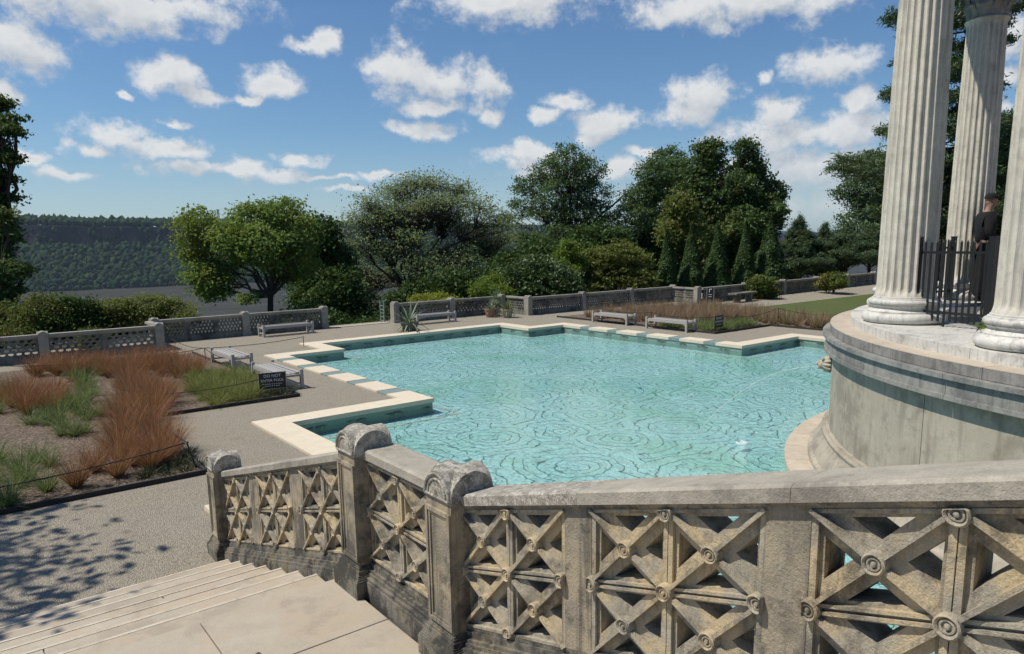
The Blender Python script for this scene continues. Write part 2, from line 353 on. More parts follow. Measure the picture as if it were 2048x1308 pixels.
# water: clear surface, tinted, mirror-like at grazing angles
m, N = newmat('pool_water'); P = world_pos(N)
n1 = N.noise(P, 3.4, 3, 0.55)[0]; n2 = N.noise(P, 11, 4, 0.65)[0]
h = N.m('ADD', N.m('MULTIPLY', n1, 1.0), N.m('MULTIPLY', n2, 0.55))
bp = N.n('ShaderNodeBump', {'Strength': 0.9, 'Distance': 0.07, 'Height': h}).outputs[0]
fr = N.n('ShaderNodeFresnel', {'IOR': 1.33, 'Normal': bp}).outputs[0]
gl = N.n('ShaderNodeBsdfGlossy', {'Color': (0.9,0.95,1,1), 'Roughness': 0.03, 'Normal': bp}).outputs[0]
tr = N.n('ShaderNodeBsdfTransparent', {'Color': (0.88,0.985,0.985,1)}).outputs[0]
out(N, N.n('ShaderNodeMixShader', {0: N.m('MULTIPLY', fr, 1.0), 1: tr, 2: gl}).outputs[0]); M['water'] = m
m, N = newmat('river_water'); P = world_pos(N)
n1 = N.noise(N.vec(P, 'MULTIPLY', (0.004, 0.02, 1)), 1.0, 6, 0.6)[0]; n2 = N.noise(P, 0.12, 3, 0.6)[0]
c = N.mix(N.ss(n1, 0.35, 0.65), (0.035,0.034,0.025), (0.058,0.057,0.046))
out(N, pbsdf(N, c, 0.6, n2, 0.4, 0.6, 0.05)); M['river'] = m
# rock cliff and forest
m, N = newmat('basalt_cliff'); P = world_pos(N)
n1 = N.noise(N.vec(P, 'MULTIPLY', (0.03, 0.03, 0.004)), 1.5, 6, 0.7)[0]
out(N, pbsdf(N, N.mix(n1, (0.010,0.009,0.014), (0.035,0.03,0.038)), 1.0, n1, 1.0, 8, 0.1)); M['cliff'] = m
M['forest'] = leafmat('far_forest', (0.012,0.028,0.013), (0.034,0.056,0.024), trans=0.0, scale=0.01, rough=1.0, spec=0.05)
L = {}
L['maple'] = leafmat('maple_leaf', (0.13,0.21,0.05), (0.23,0.32,0.09), (0.25,0.28,0.06), 0.5) #(0.103,0.159,0.025), (0.207,0.262,0.048), (0.221,0.248,0.041), 0.45)
L['dark'] = leafmat('dark_leaf', (0.030,0.066,0.019), (0.069,0.117,0.030), None, 0.25)
L['locust'] = leafmat('locust_leaf', (0.19,0.25,0.13), (0.32,0.38,0.20), (0.26,0.31,0.14), 0.6) #(0.103,0.159,0.062), (0.179,0.235,0.097), (0.166,0.207,0.062), 0.4)
L['walnut'] = leafmat('walnut_leaf', (0.07,0.13,0.055), (0.13,0.19,0.08), None, 0.35) #(0.055,0.110,0.041), (0.103,0.166,0.062), None, 0.3)
L['chest'] = leafmat('chestnut_leaf', (0.055,0.10,0.035), (0.11,0.165,0.055), (0.10,0.135,0.035), 0.25)
L['olive'] = leafmat('olive_leaf', (0.11,0.145,0.035), (0.19,0.215,0.06), (0.15,0.15,0.05), 0.4) #(0.097,0.131,0.028), (0.166,0.193,0.048), (0.138,0.138,0.041), 0.35)
L['cone'] = leafmat('arborvitae', (0.028,0.062,0.019), (0.062,0.103,0.028), None, 0.15)
L['pine'] = leafmat('pine_needles', (0.06,0.10,0.055), (0.11,0.16,0.08), (0.09,0.13,0.055), 0.2) #(0.041,0.076,0.034), (0.083,0.124,0.048), (0.076,0.110,0.041), 0.15)
L['bush'] = leafmat('bush_leaf', (0.069,0.103,0.025), (0.138,0.179,0.041), (0.166,0.138,0.041), 0.3)
L['laurel'] = leafmat('laurel_leaf', (0.034,0.072,0.019), (0.076,0.124,0.030), None, 0.15, rough=0.5, spec=0.4)
L['yellow'] = leafmat('yellow_leaf', (0.193,0.221,0.028), (0.304,0.304,0.048), None, 0.4)
L['lime'] = leafmat('lime_leaf', (0.097,0.166,0.028), (0.193,0.262,0.041), None, 0.4)
L['rust'] = leafmat('rust_grass', (0.22,0.085,0.048), (0.46,0.24,0.145), (0.33,0.14,0.075), 0.3, scale=2.0)
L['rustfar'] = leafmat('faded_rust_grass', (0.20,0.12,0.075), (0.48,0.34,0.23), (0.30,0.24,0.13), 0.3, scale=0.8)
L['green'] = leafmat('green_grass', (0.10,0.14,0.05), (0.24,0.29,0.12), None, 0.35, scale=2.0)
L['limegrass'] = leafmat('lime_grass', (0.14,0.165,0.045), (0.28,0.29,0.10), None, 0.35, scale=2.0)

# ---------------------------------------------------------------- ground, terrain, river, palisades
PL = dict(x0=4.53, x1=21.03, ax0=7.48, ax1=18.03, bx0=9.2, bx1=16.36, y1=12.11, y2=19.80, y3=21.48, y0=-7.0)
zg = 0.0
g = MB()
def rect(mb, x0, x1, y0, y1, z): mb.add([(x0,y0,z),(x1,y0,z),(x1,y1,z),(x0,y1,z)], [(0,1,2,3)])
XA, XB = -90, 150
rect(g, XA, XB, -60, PL['y0'], zg)
rect(g, XA, PL['x0'], PL['y0'], PL['y1'], zg); rect(g, PL['x1'], XB, PL['y0'], PL['y1'], zg)
rect(g, XA, PL['ax0'], PL['y1'], PL['y2'], zg); rect(g, PL['ax1'], XB, PL['y1'], PL['y2'], zg)
rect(g, XA, PL['bx0'], PL['y2'], PL['y3'], zg); rect(g, PL['bx1'], XB, PL['y2'], PL['y3'], zg)
rect(g, XA, XB, PL['y3'], 26.2, zg)
tag(g.top('gravel_terrace', M['gravel']), kind='structure')
def terr(x, y):
    if y < 26.2: return -0.02
    t = y-26.2
    return -1.1 - t*0.22 if t < 40 else -9.9-(t-40)*0.19
tb = MB(); ys = [26.2, 30, 36, 45, 66.2, 100, 180, 300, 480, 560]; xs = [-4000, -1500, -500, -200, -90, -40, 0, 40, 90, 150, 260, 500, 1000, 2500, 6000]
for j, y in enumerate(ys):
    for x in xs: tb.v.append((x, y, terr(x, y+0.01)))
for j in range(len(ys)-1):
    for i in range(len(xs)-1): a = j*len(xs)+i; tb.f.append((a, a+1, a+1+len(xs), a+len(xs)))
tb.add([(XA,26.2,0),(XB,26.2,0),(XB,26.2,-1.1),(XA,26.2,-1.1)], [(0,3,2,1)])
rect(tb, -4000, XA, -3000, 26.2, -1.1); rect(tb, XB, 6000, -3000, 26.2, -1.1); rect(tb, XA, XB, -3000, -60, -0.05)
tag(tb.top('hillside_ground', M['soil']), kind='structure')
rb = MB(); rect(rb, -9000, 16000, 470, 2000, -90)
rect(rb, 6000, 16000, 2000, 9000, -90)
tag(rb.top('river', M['river']), kind='structure')

def bumpy(x, k): return math.sin(x*0.0061*k+1.3)*0.5+math.sin(x*0.0173*k+0.4)*0.3+math.sin(x*0.041*k+2.1)*0.2
def shore(x): return 1900+35*bumpy(x, 1)
def topz(x): return (62-0.0095*max(0, x)*1.0) + 3*bumpy(x, 0.7)
pb = MB(); nx = 260; X0, X1 = -1500, 5200
prof = [(0, None, -90), (70, None, -58), (150, None, -22), (205, None, 8), (222, 'c', 0), (240, 't', 0), (420, 't', 6), (2500, 't', 4)]
for i in range(nx):
    x = X0+(X1-X0)*i/(nx-1)
    for k, (dy, typ, z) in enumerate(prof):
        jit = 9*math.sin(x*0.05+k)+7*math.sin(x*0.13+k*2)
        zz_ = z if typ is None else (topz(x)-2 if typ == 'c' else topz(x)+z)
        if k in (0,): jit = 0
        pb.v.append((x, shore(x)+dy+(jit if k < 6 else 0), zz_))
for i in range(nx-1):
    for k in range(len(prof)-1): a = i*len(prof)+k; pb.f.append((a, a+len(prof), a+len(prof)+1, a+1))
pb.add([(-9000,4500,60),(16000,4500,60),(16000,4500,-90),(-9000,4500,-90)], [(0,1,2,3)])
tag(pb.top('palisade_hills', M['cliff'], 40), kind='structure')
# distant ridge to the north
hb = MB(); n_ = 60
for i in range(n_):
    x = 2500+i*220; t = i/(n_-1)
    z = 20+75*math.exp(-((x-5200)/1400)**2)+40*math.exp(-((x-8500)/2500)**2)+6*bumpy(x, 0.5)
    hb.v += [(x, 3000+x*0.05, -92), (x, 3300+x*0.05, z*0.55), (x, 3700+x*0.05, z), (x, 5200, -92)]
for i in range(n_-1):
    for k in range(3): a = i*4+k; hb.f.append((a, a+4, a+5, a+1))
tag(hb.top('distant_hills', M['forest'], 60), kind='structure')
# forest masses on the palisades: thousands of lumpy crowns in one object
def ico():
    import bmesh
    bm = bmesh.new(); bmesh.ops.create_icosphere(bm, subdivisions=1, radius=1.0)
    v = np.array([x.co[:] for x in bm.verts]); f = np.array([[l.index for l in p.verts] for p in bm.faces]); bm.free(); return v, f
IV, IF = ico()
def blobs(name, centers, radii, mat, seed):
    rs = np.random.RandomState(seed); n = len(centers); nv = len(IV)
    V = IV[None]*(1+0.28*rs.randn(n, nv, 1))*np.array(radii)[:, None, :]+np.array(centers)[:, None, :]
    F = (IF[None]+(np.arange(n)*nv)[:, None, None]).reshape(-1, 3)
    me = bpy.data.meshes.new(name); V = V.reshape(-1, 3)
    me.vertices.add(len(V)); me.vertices.foreach_set('co', V.astype(np.float32).ravel())
    me.loops.add(len(F)*3); me.loops.foreach_set('vertex_index', F.astype(np.int32).ravel())
    me.polygons.add(len(F)); me.polygons.foreach_set('loop_start', np.arange(0, len(F)*3, 3, dtype=np.int32))
    me.polygons.foreach_set('loop_total', np.full(len(F), 3, dtype=np.int32)); me.update(); me.validate()
    return link(name, me, mat)
rs = np.random.RandomState(3); cs = []; rr = []
for i in range(15000):
    x = rs.uniform(-700, 3200) if i % 3 else rs.uniform(-300, 1500)
    u = rs.uniform()
    if u < 0.66:
        dy = rs.uniform(-4, 208); z = np.interp(dy, [0, 70, 150, 205], [-90, -58, -22, 8])
        s = rs.uniform(4.5, 9)*(0.75 if dy < 10 else 1)
    else:
        dy = 240+abs(rs.randn())*70; z = topz(x)+2+min(12, (dy-240)*0.14); s = rs.uniform(5, 9)
    if 206 < dy < 238: continue
    cs.append((x, shore(x)+dy, z+s*0.6)); rr.append((s, s, s*rs.uniform(0.9, 1.5)))
for i in range(1300):                                  # shrubs clinging to the cliff foot and ledges
    x = rs.uniform(-500, 2500); s = rs.uniform(3, 6); k_ = rs.uniform(0, 1)**1.6
    cs.append((x, shore(x)+207+15*k_, 8+(topz(x)-8)*k_)); rr.append((s, s, s*1.6))
o = blobs('palisade_forest', cs, rr, M['forest'], 5); tag(o, 'dark green forest covering the far bank above and below the cliff', 'forest', kind='stuff')

# ---------------------------------------------------------------- foliage
def leaf_mesh(name, C, size, rs, up=0.4, asp=0.55, nrm=None):
    n = len(C); C = np.asarray(C)
    N_ = rs.randn(n, 3); N_[:, 2] = np.abs(N_[:, 2])+up
    if nrm is not None: N_ = N_*0.7+nrm*1.2
    N_ /= np.linalg.norm(N_, axis=1)[:, None]
    A = np.cross(N_, rs.randn(n, 3)); A /= np.linalg.norm(A, axis=1)[:, None]+1e-9; B = np.cross(N_, A)
    s = size*rs.uniform(0.6, 1.35, n)[:, None]
    V = np.stack([C-A*s, C-B*s*asp+A*s*0.1, C+A*s, C+B*s*asp+A*s*0.1], 1).reshape(-1, 3)
    return quad_mesh(name, V)
def quad_mesh(name, V):
    me = bpy.data.meshes.new(name); n = len(V)//4
    me.vertices.add(n*4); me.vertices.foreach_set('co', V.astype(np.float32).ravel())
    me.loops.add(n*4); me.loops.foreach_set('vertex_index', np.arange(n*4, dtype=np.int32))
    me.polygons.add(n); me.polygons.foreach_set('loop_start', np.arange(0, n*4, 4, dtype=np.int32))
    me.polygons.foreach_set('loop_total', np.full(n, 4, dtype=np.int32)); me.update(); return me
def crown_points(lobes, ncl, per, crad, rs, shell=0.55, flat=0.6):
    """lobes: list of (centre, (rx,ry,rz)); returns leaf centres and cluster centres"""
    vol = np.array([r[0]*r[1]+r[0]*r[2]+r[1]*r[2] for c, r in lobes]); cnt = np.maximum(3, (ncl*vol/vol.sum()).astype(int))
    CL_ = []
    for (c, r), k in zip(lobes, cnt):
        d = rs.randn(k, 3); d /= np.linalg.norm(d, axis=1)[:, None]
        rad = (shell+(1-shell)*rs.uniform(0, 1, k)**0.6)[:, None]*(1+0.12*rs.randn(k, 1))
        CL_.append(np.array(c)+d*rad*np.array(r))
    CL_ = np.concatenate(CL_); k = len(CL_)
    sz = crad*rs.uniform(0.55, 1.4, k)
    off = rs.randn(k, per, 3)*0.5; off[:, :, 2] *= flat
    P_ = CL_[:, None, :]+off*sz[:, None, None]
    return P_.reshape(-1, 3), CL_
def wig(p, q, r0, r1, rs, n=4, w=0.08):
    p = np.array(p, float); q = np.array(q, float); Ln = np.linalg.norm(q-p); pts = []
    for i in range(n+1):
        t = i/n; a = p+(q-p)*t
        if 0 < i < n: a = a+rs.randn(3)*Ln*w*0.5
        a[2] += Ln*0.06*math.sin(t*math.pi); pts.append(a)
    return pts, [r0+(r1-r0)*(i/n) for i in range(n+1)]
def plant(name, label, cat, base, lobes, leaf, ncl=300, per=24, crad=0.5, size=0.12, seed=1, trunk=None, tr=0.2, bark='bark', shell=0.5,
          flat=0.6, asp=0.55, group=None, twigs=0.3, up=0.4, crownname='crown', stems=1, fork=None, trunkname='trunk'):
    rs = np.random.RandomState(seed); P_, CLc = crown_points(lobes, ncl, per, crad, rs, shell, flat)
    base = Vector(base); t = thing(name, label, cat, base, 0, group)
    b = np.array(base)
    me = leaf_mesh(crownname, P_-b, size, rs, up, asp); link(crownname, me, leaf, t)
    mb = MB()
    cen = np.array([c for c, r in lobes]); mid = cen.mean(0)
    fk = np.array(fork) if fork is not None else b+(np.array([mid[0], mid[1], b[2]])-b)*0.5+np.array([0, 0, max(0.3, (cen[:, 2].min()-b[2])*0.6)])
    roots = []
    for s in range(stems):
        f2 = fk+(rs.randn(3)*np.array([1, 1, 0.3])*0.12*(fk[2]-b[2]+0.5) if s else 0)
        pts, ra = wig(b-np.array([0, 0, 0.3]), f2, tr*1.25, tr*0.85, rs, 4, 0.04); mb.tube(pts, ra, 8); roots.append(f2)
    for i, (c, r) in enumerate(lobes):
        rt = roots[i % len(roots)]
        c2 = np.array(c)-np.array([0, 0, r[2]*0.2])
        pts, ra = wig(rt, c2, tr*0.55, tr*0.16, rs, 5, 0.09); mb.tube(pts, ra, 6, False)
        own = CLc[(np.abs((CLc-np.array(c))/np.array(r)) < 1.15).all(1)]
        k = int(min(len(own), twigs*len(own)))
        for q in own[rs.permutation(len(own))[:k]]:
            s0 = pts[3+int(rs.randint(0, 3))]
            p2, r2 = wig(s0, q, tr*0.11, tr*0.03, rs, 3, 0.12); mb.tube(p2, r2, 4, False)
    mb.part(trunkname, M[bark], t, 180)
    return t
def lobesat(L_, d, dj=0.0, k=1.0, squash=1.0, seed=0):
    r_ = random.Random(seed); o_ = []
    for (x, y, rx, ry) in L_:
        dd_ = d+r_.uniform(-1, 1)*dj; s = dd_/FPX
        o_.append((np.array(at(x, y, dd_)), (rx*s*k, rx*s*k*squash, ry*s*k)))
    return o_
def footing(x, y, d):
    p = at(x, y, d); return Vector((p.x, p.y, terr(p.x, p.y)))

def tree(name, label, cat, L_, d, bx, leaf, seed, dj=1.5, fork=None, vs=1.0, **kw):
    lb = [(c, (a, b_, h*vs)) for c, (a, b_, h) in lobesat(L_, d, dj, seed=seed)]; base = footing(bx, 600, d)
    fk = np.array(at(*fork, d)) if fork else None
    return plant(name, label, cat, base, lb, leaf, seed=seed, fork=fk, **kw)

tree('spreading_tree', 'bright olive green spreading tree with forked bare trunk against the river', 'tree',
     [(400,452,42,34),(375,500,24,30),(440,515,50,42),(428,568,36,30),(500,445,42,38),(560,425,52,27),(520,492,62,45),(590,470,45,42),(600,525,35,38),(560,545,30,25),(470,480,45,38),(395,545,28,22),(497,597,16,8),(420,590,20,18)],
     34, 543, L['maple'], 11, dj=1.3, ncl=1250, per=26, crad=0.42, size=0.08, tr=0.15, fork=(541,592), twigs=0.12, shell=0.55)
tree('leafy_tree', 'dark green bushy tree filling the gap right of the spreading olive tree', 'tree',
     [(640,470,45,38),(668,520,42,40),(625,560,42,40),(680,575,45,42),(650,610,50,40),(700,620,35,30),(610,600,25,30)],
     39, 655, L['dark'], 12, ncl=900, per=26, crad=0.5, size=0.10, tr=0.2, twigs=0.05, shell=0.45)
tree('locust_tree', 'wide umbrella shaped fine leaved tree with fanning branches showing through', 'tree',
     [(740,408,42,17),(790,382,48,17),(850,366,62,16),(915,380,46,16),(960,412,42,15),(1000,445,36,15),(780,425,40,15),(880,405,60,15),(1010,475,26,15),(850,530,50,20),(960,560,34,18),(720,445,38,18),(770,440,48,18),(835,420,58,18),(900,435,55,18),(950,468,50,18),(705,490,36,20),(760,500,45,20),
      (820,480,50,20),(985,500,42,18),(690,540,36,26),(735,560,42,26),(880,505,45,22),(790,545,36,22),(700,600,34,32),(745,625,38,24),(930,520,40,20),(1000,540,34,24)],
     50, 838, L['locust'], 13, dj=2.5, ncl=3400, per=10, crad=0.85, size=0.085, tr=0.19, bark='bark', fork=(838,590), twigs=0.55, shell=0.0, flat=0.35, stems=4, vs=1.7)
tree('walnut_tree', 'tall open crowned tree with rounded leafy top and reaching side limbs', 'tree',
     [(1135,318,48,30),(1100,345,38,25),(1180,350,38,30),(1060,372,40,20),(1135,380,52,34),(1195,395,35,28),(1045,410,24,14),(1095,425,48,28),(1165,440,48,38),(1020,435,26,9),(1215,455,34,28),(1245,425,22,14),(1250,385,10,10),
      (1105,490,55,38),(1180,500,52,38),(1230,500,32,35),(1060,480,35,18)],
     56, 1137, L['walnut'], 14, dj=2.2, ncl=900, per=40, crad=0.55, size=0.095, tr=0.30, fork=(1137,515), twigs=0.5, shell=0.5)
tree('chestnut_tree', 'dense dark tree at the left of the tall clump behind the conical evergreens', 'tree',
     [(1335,318,36,26),(1312,350,42,32),(1350,350,38,30),(1292,395,38,32),(1330,410,48,40),(1280,440,35,28),(1330,470,50,42),(1290,490,45,40),(1350,520,45,40),(1262,410,18,18)],
     58, 1320, L['walnut'], 15, dj=1.8, ncl=900, per=42, crad=0.52, size=0.11, tr=0.3, twigs=0.08, shell=0.5)
tree('chestnut_tree', 'tallest dense dark rounded tree in the middle of the clump behind the conical evergreens', 'tree',
     [(1418,303,34,26),(1398,340,34,32),(1424,350,32,32),(1390,390,42,36),(1425,405,48,40),(1395,450,48,40),(1440,470,45,42),(1420,530,50,45)],
     55, 1420, L['chest'], 16, dj=1.8, ncl=850, per=44, crad=0.5, size=0.12, tr=0.3, twigs=0.05, shell=0.5)
tree('chestnut_tree', 'dark coarse leaved tree with a branch sticking out at the right of the clump', 'tree',
     [(1490,302,24,22),(1500,334,28,26),(1508,365,36,30),(1478,375,34,34),(1500,410,42,34),(1553,382,20,22),(1535,412,32,26),(1555,430,22,18),(1490,450,45,35),(1530,455,26,22),(1500,500,42,40)],
     54, 1490, L['chest'], 17, dj=1.8, ncl=800, per=44, crad=0.46, size=0.12, tr=0.3, twigs=0.05, shell=0.5)
tree('young_tree', 'lighter olive green tree in front of the tall dark clump', 'tree',
     [(1362,410,26,24),(1350,440,26,26),(1380,445,28,28),(1340,470,22,26),(1370,490,30,32),(1435,470,14,14)],
     48, 1365, L['olive'], 18, dj=1.0, ncl=420, per=26, crad=0.5, size=0.12, tr=0.14, twigs=0.1, shell=0.5)
tree('shade_tree', 'broad green tree left of the fluted columns with lacy outer branches', 'tree',
     [(1720,350,38,26),(1760,335,40,30),(1700,385,32,26),(1745,390,50,32),(1790,380,45,45),(1735,430,46,30),(1700,450,32,25),(1780,440,50,45),(1750,480,50,35),(1810,330,40,40),(1860,400,50,70),(1700,490,40,30)],
     58, 1800, L['walnut'], 19, dj=2.0, ncl=1300, per=22, crad=0.6, size=0.11, tr=0.3, twigs=0.3, shell=0.35)
tree('hillside_tree', 'yellowish green leafy tree seen between the columns behind the temple', 'tree',
     [(1905,450,40,60),(1930,380,40,50),(1880,520,50,50),(1950,520,50,50),(1840,530,40,50),(1900,330,30,40)],
     34, 1900, L['olive'], 20, dj=2.0, ncl=1000, per=22, crad=0.45, size=0.09, tr=0.2, twigs=0.05, shell=0.4)
tree('hillside_tree', 'mid green leafy tree at the right edge behind the temple', 'tree',
     [(2010,280,50,50),(2050,250,40,40),(1990,360,45,50),(2040,380,50,60),(2000,450,50,55),(2060,480,50,60),(2020,540,50,50)],
     36, 2010, L['olive'], 21, dj=2.0, ncl=1100, per=22, crad=0.5, size=0.10, tr=0.25, twigs=0.05, shell=0.4)
tree('overhanging_tree', 'dark tree at the left edge with drooping toothed branches against the sky', 'tree',
     [(-18,215,24,28),(0,250,26,18),(25,262,22,7),(-10,300,36,24),(22,318,22,7),(-25,350,38,26),(10,360,26,8),(-15,400,34,20),(18,392,18,5),(-50,300,50,90),(5,205,12,14),(30,238,14,5)],
     30, -70, L['dark'], 22, dj=0.8, ncl=700, per=26, crad=0.34, size=0.085, tr=0.25, twigs=0.3, shell=0.3, flat=0.45)
tree('maple_tree', 'dark leafy tree at the left edge below the drooping one', 'tree',
     [(-10,450,38,24),(15,470,22,16),(-20,500,40,28),(0,540,38,20),(38,540,22,10),(-15,590,40,26),(12,585,22,14),(0,430,22,10)],
     28, -40, L['chest'], 23, dj=0.8, ncl=520, per=24, crad=0.36, size=0.09, tr=0.2, twigs=0.2, shell=0.4)
# tree out of frame on the left whose shade falls on the gravel by the steps
lb = [((-4.7+a, 11.1+b_, 6.0+c_), (1.3, 1.3, 0.8)) for a, b_, c_ in ((0,0,0),(1.0,-0.9,0.4),(0.9,0.6,0.9),(-1.5,-0.6,0.6),(-1.2,1.2,1.2),(0.2,-1.9,0.7),(-0.6,0.2,2.0),(1.3,-2.2,-0.2))]
plant('garden_tree', 'leafy tree beside the terrace that shades the gravel at the foot of the steps', 'tree', (-5.0,10.6,0), lb, L['chest'],
      ncl=190, per=26, crad=0.55, size=0.09, seed=31, tr=0.16, twigs=0.4, shell=0.3)

# big pine behind the columns
def pine(label, px, ytop, ybot, d, seed, spread, nwh, leaf, name='pine_tree', size=0.09, per=70, droop=0.1, thick=0.30, ex=0.7):
    rs = np.random.RandomState(seed); top = np.array(at(px, ytop, d)); bot = footing(px, ybot, d); b = np.array(bot)
    t = thing(name, label, 'tree', bot); mb = MB(); top[0:2] = b[0:2]
    mb.tube([b-np.array([0,0,.3]), (b+top)/2, top], [0.28*thick/0.3, 0.18*thick/0.3, 0.03], 8)
    P_ = []; hgt = top[2]-b[2]
    for k in range(nwh):
        f_ = (k+0.5)/nwh; z = b[2]+hgt*(0.22+0.78*f_); Lm = spread*(1-f_)**ex*(0.75+0.5*rs.uniform())+(0.25 if ex < 0.8 else 0.10)
        nb = 5; a0 = rs.uniform(0, 6.28)
        for q in range(nb):
            a = a0+q*6.283/nb+rs.uniform(-.35, .35); Lb = Lm*rs.uniform(0.6, 1.15)
            p0 = np.array([b[0], b[1], z+rs.uniform(-.2, .2)]); dr = np.array([math.cos(a), math.sin(a), 0])
            p1 = p0+dr*Lb+np.array([0, 0, Lb*(0.15-droop+rs.uniform(-.05, .1))])
            mb.tube([p0, (p0+p1)/2+np.array([0,0,-droop*Lb*0.5]), p1], [0.05*thick/.3, 0.03*thick/.3, 0.01], 5, False)
            m_ = int(per*Lb); tt = rs.uniform(0.25, 1.05, m_)**0.8
            side = np.cross(dr, [0, 0, 1]); wd = rs.randn(m_)*0.22*Lb*(0.25+0.75*np.sin(np.clip(tt, 0, 1)*math.pi*0.9))
            pts = p0+(p1-p0)*tt[:, None]+side*wd[:, None]+np.array([0, 0, 1])*(rs.randn(m_)*0.10-droop*Lb*0.5*np.sin(tt*3.14))[:, None]
            P_.append(pts)
    P_ = np.concatenate(P_); sub = np.repeat(P_, 5, 0)+rs.randn(len(P_)*5, 3)*np.array([0.09, 0.09, 0.05])*(size/0.09)
    link('crown', leaf_mesh('crown', sub-b, size, rs, 0.7, 0.22), leaf, t); mb.part('trunk', M['bark'], t, 180)
    return t
pine('tall dark pine with tiered branches rising behind the columns', 1850, -60, 600, 34, 41, 3.7, 15, L['pine'], per=90, size=0.12, droop=0.05, ex=0.3)
for i, (px, yt, d, sp, lab) in enumerate([(1592,436,51,2.2,'leftmost of the soft young pines beyond the wall, with a pointed top'), (1642,452,52,2.0,'second young pine beyond the wall, right of the pointed one'),
        (1688,466,51,2.2,'third young pine beyond the wall, below the broad lacy tree'), (1735,458,50,2.2,'young pine beyond the wall next to the first column')]):
    pine(lab, px, yt, 590, d, 50+i, sp, 26, L['pine'], name='young_pine', size=0.085, per=95, droop=-0.32, thick=0.15, ex=1.0)
# conical evergreens
def conifer(label, px, yt, yb, w, d, seed):
    rs = np.random.RandomState(seed); s = d/FPX; top = np.array(at(px, yt, d)); b = np.array(footing(px, yb, d)); H_ = top[2]-b[2]
    t = thing('conical_evergreen', label, 'tree', b, 0, 'conical evergreens beyond the terrace wall'); n = 15000
    lob = rs.uniform(0, 6.28, 60); lz = rs.uniform(0, 1, 60)
    f_ = rs.uniform(0, 1, n)**1.35; a = rs.uniform(0, 6.283, n)
    bump = np.zeros(n)
    for q in range(60): bump += np.exp(-((((a-lob[q]+3.14) % 6.283)-3.14)**2/0.10+(f_-lz[q])**2/0.004))*0.12
    rad = w*s*(1-f_)**0.95*1.08*(0.85+bump)*rs.uniform(0.85, 1.03, n)
    P_ = np.stack([b[0]+rad*np.cos(a), b[1]+rad*np.sin(a), b[2]+H_*f_+rs.randn(n)*0.05], 1)
    nr = np.stack([np.cos(a), np.sin(a), np.full(n, 0.5)], 1)
    link('crown', leaf_mesh('crown', P_-b, 0.10, rs, 0.3, 0.4, nr), L['cone'], t)
    mb = MB(); mb.tube([b-np.array([0,0,.3]), np.array([b[0], b[1], b[2]+H_*0.9])], [0.14, 0.02], 6); mb.part('trunk', M['bark'], t)
for i, (px, yt, w) in enumerate([(1332,462,34),(1380,455,42),(1432,452,42),(1487,445,36),(1536,438,44)]):
    conifer(['first','second','third','fourth','fifth'][i]+' conical evergreen from the left in the row beyond the wall', px, yt, 600, w, 43+0.7*i, 60+i)

# shrubs
def shrub(name, label, L_, d, leaf, seed, ncl=350, per=26, crad=0.32, size=0.07, cat='shrub', **kw):
    lb = lobesat(L_, d, d*0.02, seed=seed); xm = sum(l[0] for l in L_)/len(L_); b = footing(xm, 600, d)
    return plant(name, label, cat, b, lb, leaf, ncl=ncl, per=per, crad=crad, size=size, seed=seed, tr=0.06, twigs=0.12, crownname='foliage', trunkname='stem', **kw)
shrub('hedge_shrub', 'dark green shrub behind the left end of the far wall', [(20,640,50,36),(80,620,45,30),(120,640,45,32),(60,665,60,25),(150,655,40,25),(-30,640,40,30)], 26.5, L['bush'], 70, 750, crad=0.3, size=0.055)
shrub('hedge_shrub', 'leafy upright shrub between the dark shrub and the wide olive one', [(165,620,30,22),(175,645,45,30),(140,610,22,14),(210,655,40,25)], 27, L['dark'], 71, 420, crad=0.26, size=0.055)
shrub('hedge_shrub', 'wide dense olive green shrub behind the far wall in front of the river', [(240,620,45,26),(295,615,55,26),(340,622,42,24),(375,637,26,16),(270,645,70,25),(340,650,45,20)], 28, L['olive'], 72, 950, crad=0.26, size=0.05, up=1.0)
shrub('fill_shrub', 'dark shrub mass under the umbrella shaped tree', [(720,650,50,32),(690,675,40,25),(760,640,30,25),(800,600,30,20),(900,575,50,35),(880,600,45,30),(940,580,40,30),(830,585,30,25)], 38, L['dark'], 73, 900, crad=0.45, size=0.09)
shrub('golden_shrub', 'low yellow green shrub just behind the wall above the long bench', [(850,600,34,11),(880,600,34,12),(905,604,22,9)], 32.5, L['yellow'], 74, 240, crad=0.2, size=0.05)
shrub('laurel_shrub', 'glossy dark round shrub behind the corner of the far wall', [(1030,560,45,32),(1075,545,50,35),(1110,565,50,32),(1060,585,65,22),(1130,585,40,20)], 37, L['laurel'], 75, 900, crad=0.3, size=0.075)
shrub('lime_shrub', 'bright green shrub left of the glossy dark one', [(965,580,24,20),(985,570,26,22),(1000,585,26,18)], 35, L['lime'], 76, 300, crad=0.25, size=0.055)
shrub('feathery_shrub', 'light green upright shrub below the tall open tree', [(1125,520,20,26),(1140,500,18,20),(1130,545,28,26),(1155,530,20,22)], 40, L['lime'], 77, 330, crad=0.3, size=0.07)
shrub('viburnum_shrub', 'large layered shrub with cream tipped branches', [(1190,520,45,26),(1240,505,40,24),(1265,525,40,26),(1210,550,60,30),(1270,560,48,28),(1170,575,50,20),(1290,585,30,16)], 41, L['olive'], 78, 950, crad=0.36, size=0.08, flat=0.3)
shrub('dark_shrub', 'dark tree-like mass below the tall open crown', [(1090,520,50,40),(1070,550,35,30),(1200,490,60,40),(1160,540,50,30),(1020,530,34,24),(1000,555,40,28)], 45, L['dark'], 79, 900, crad=0.6, size=0.12)
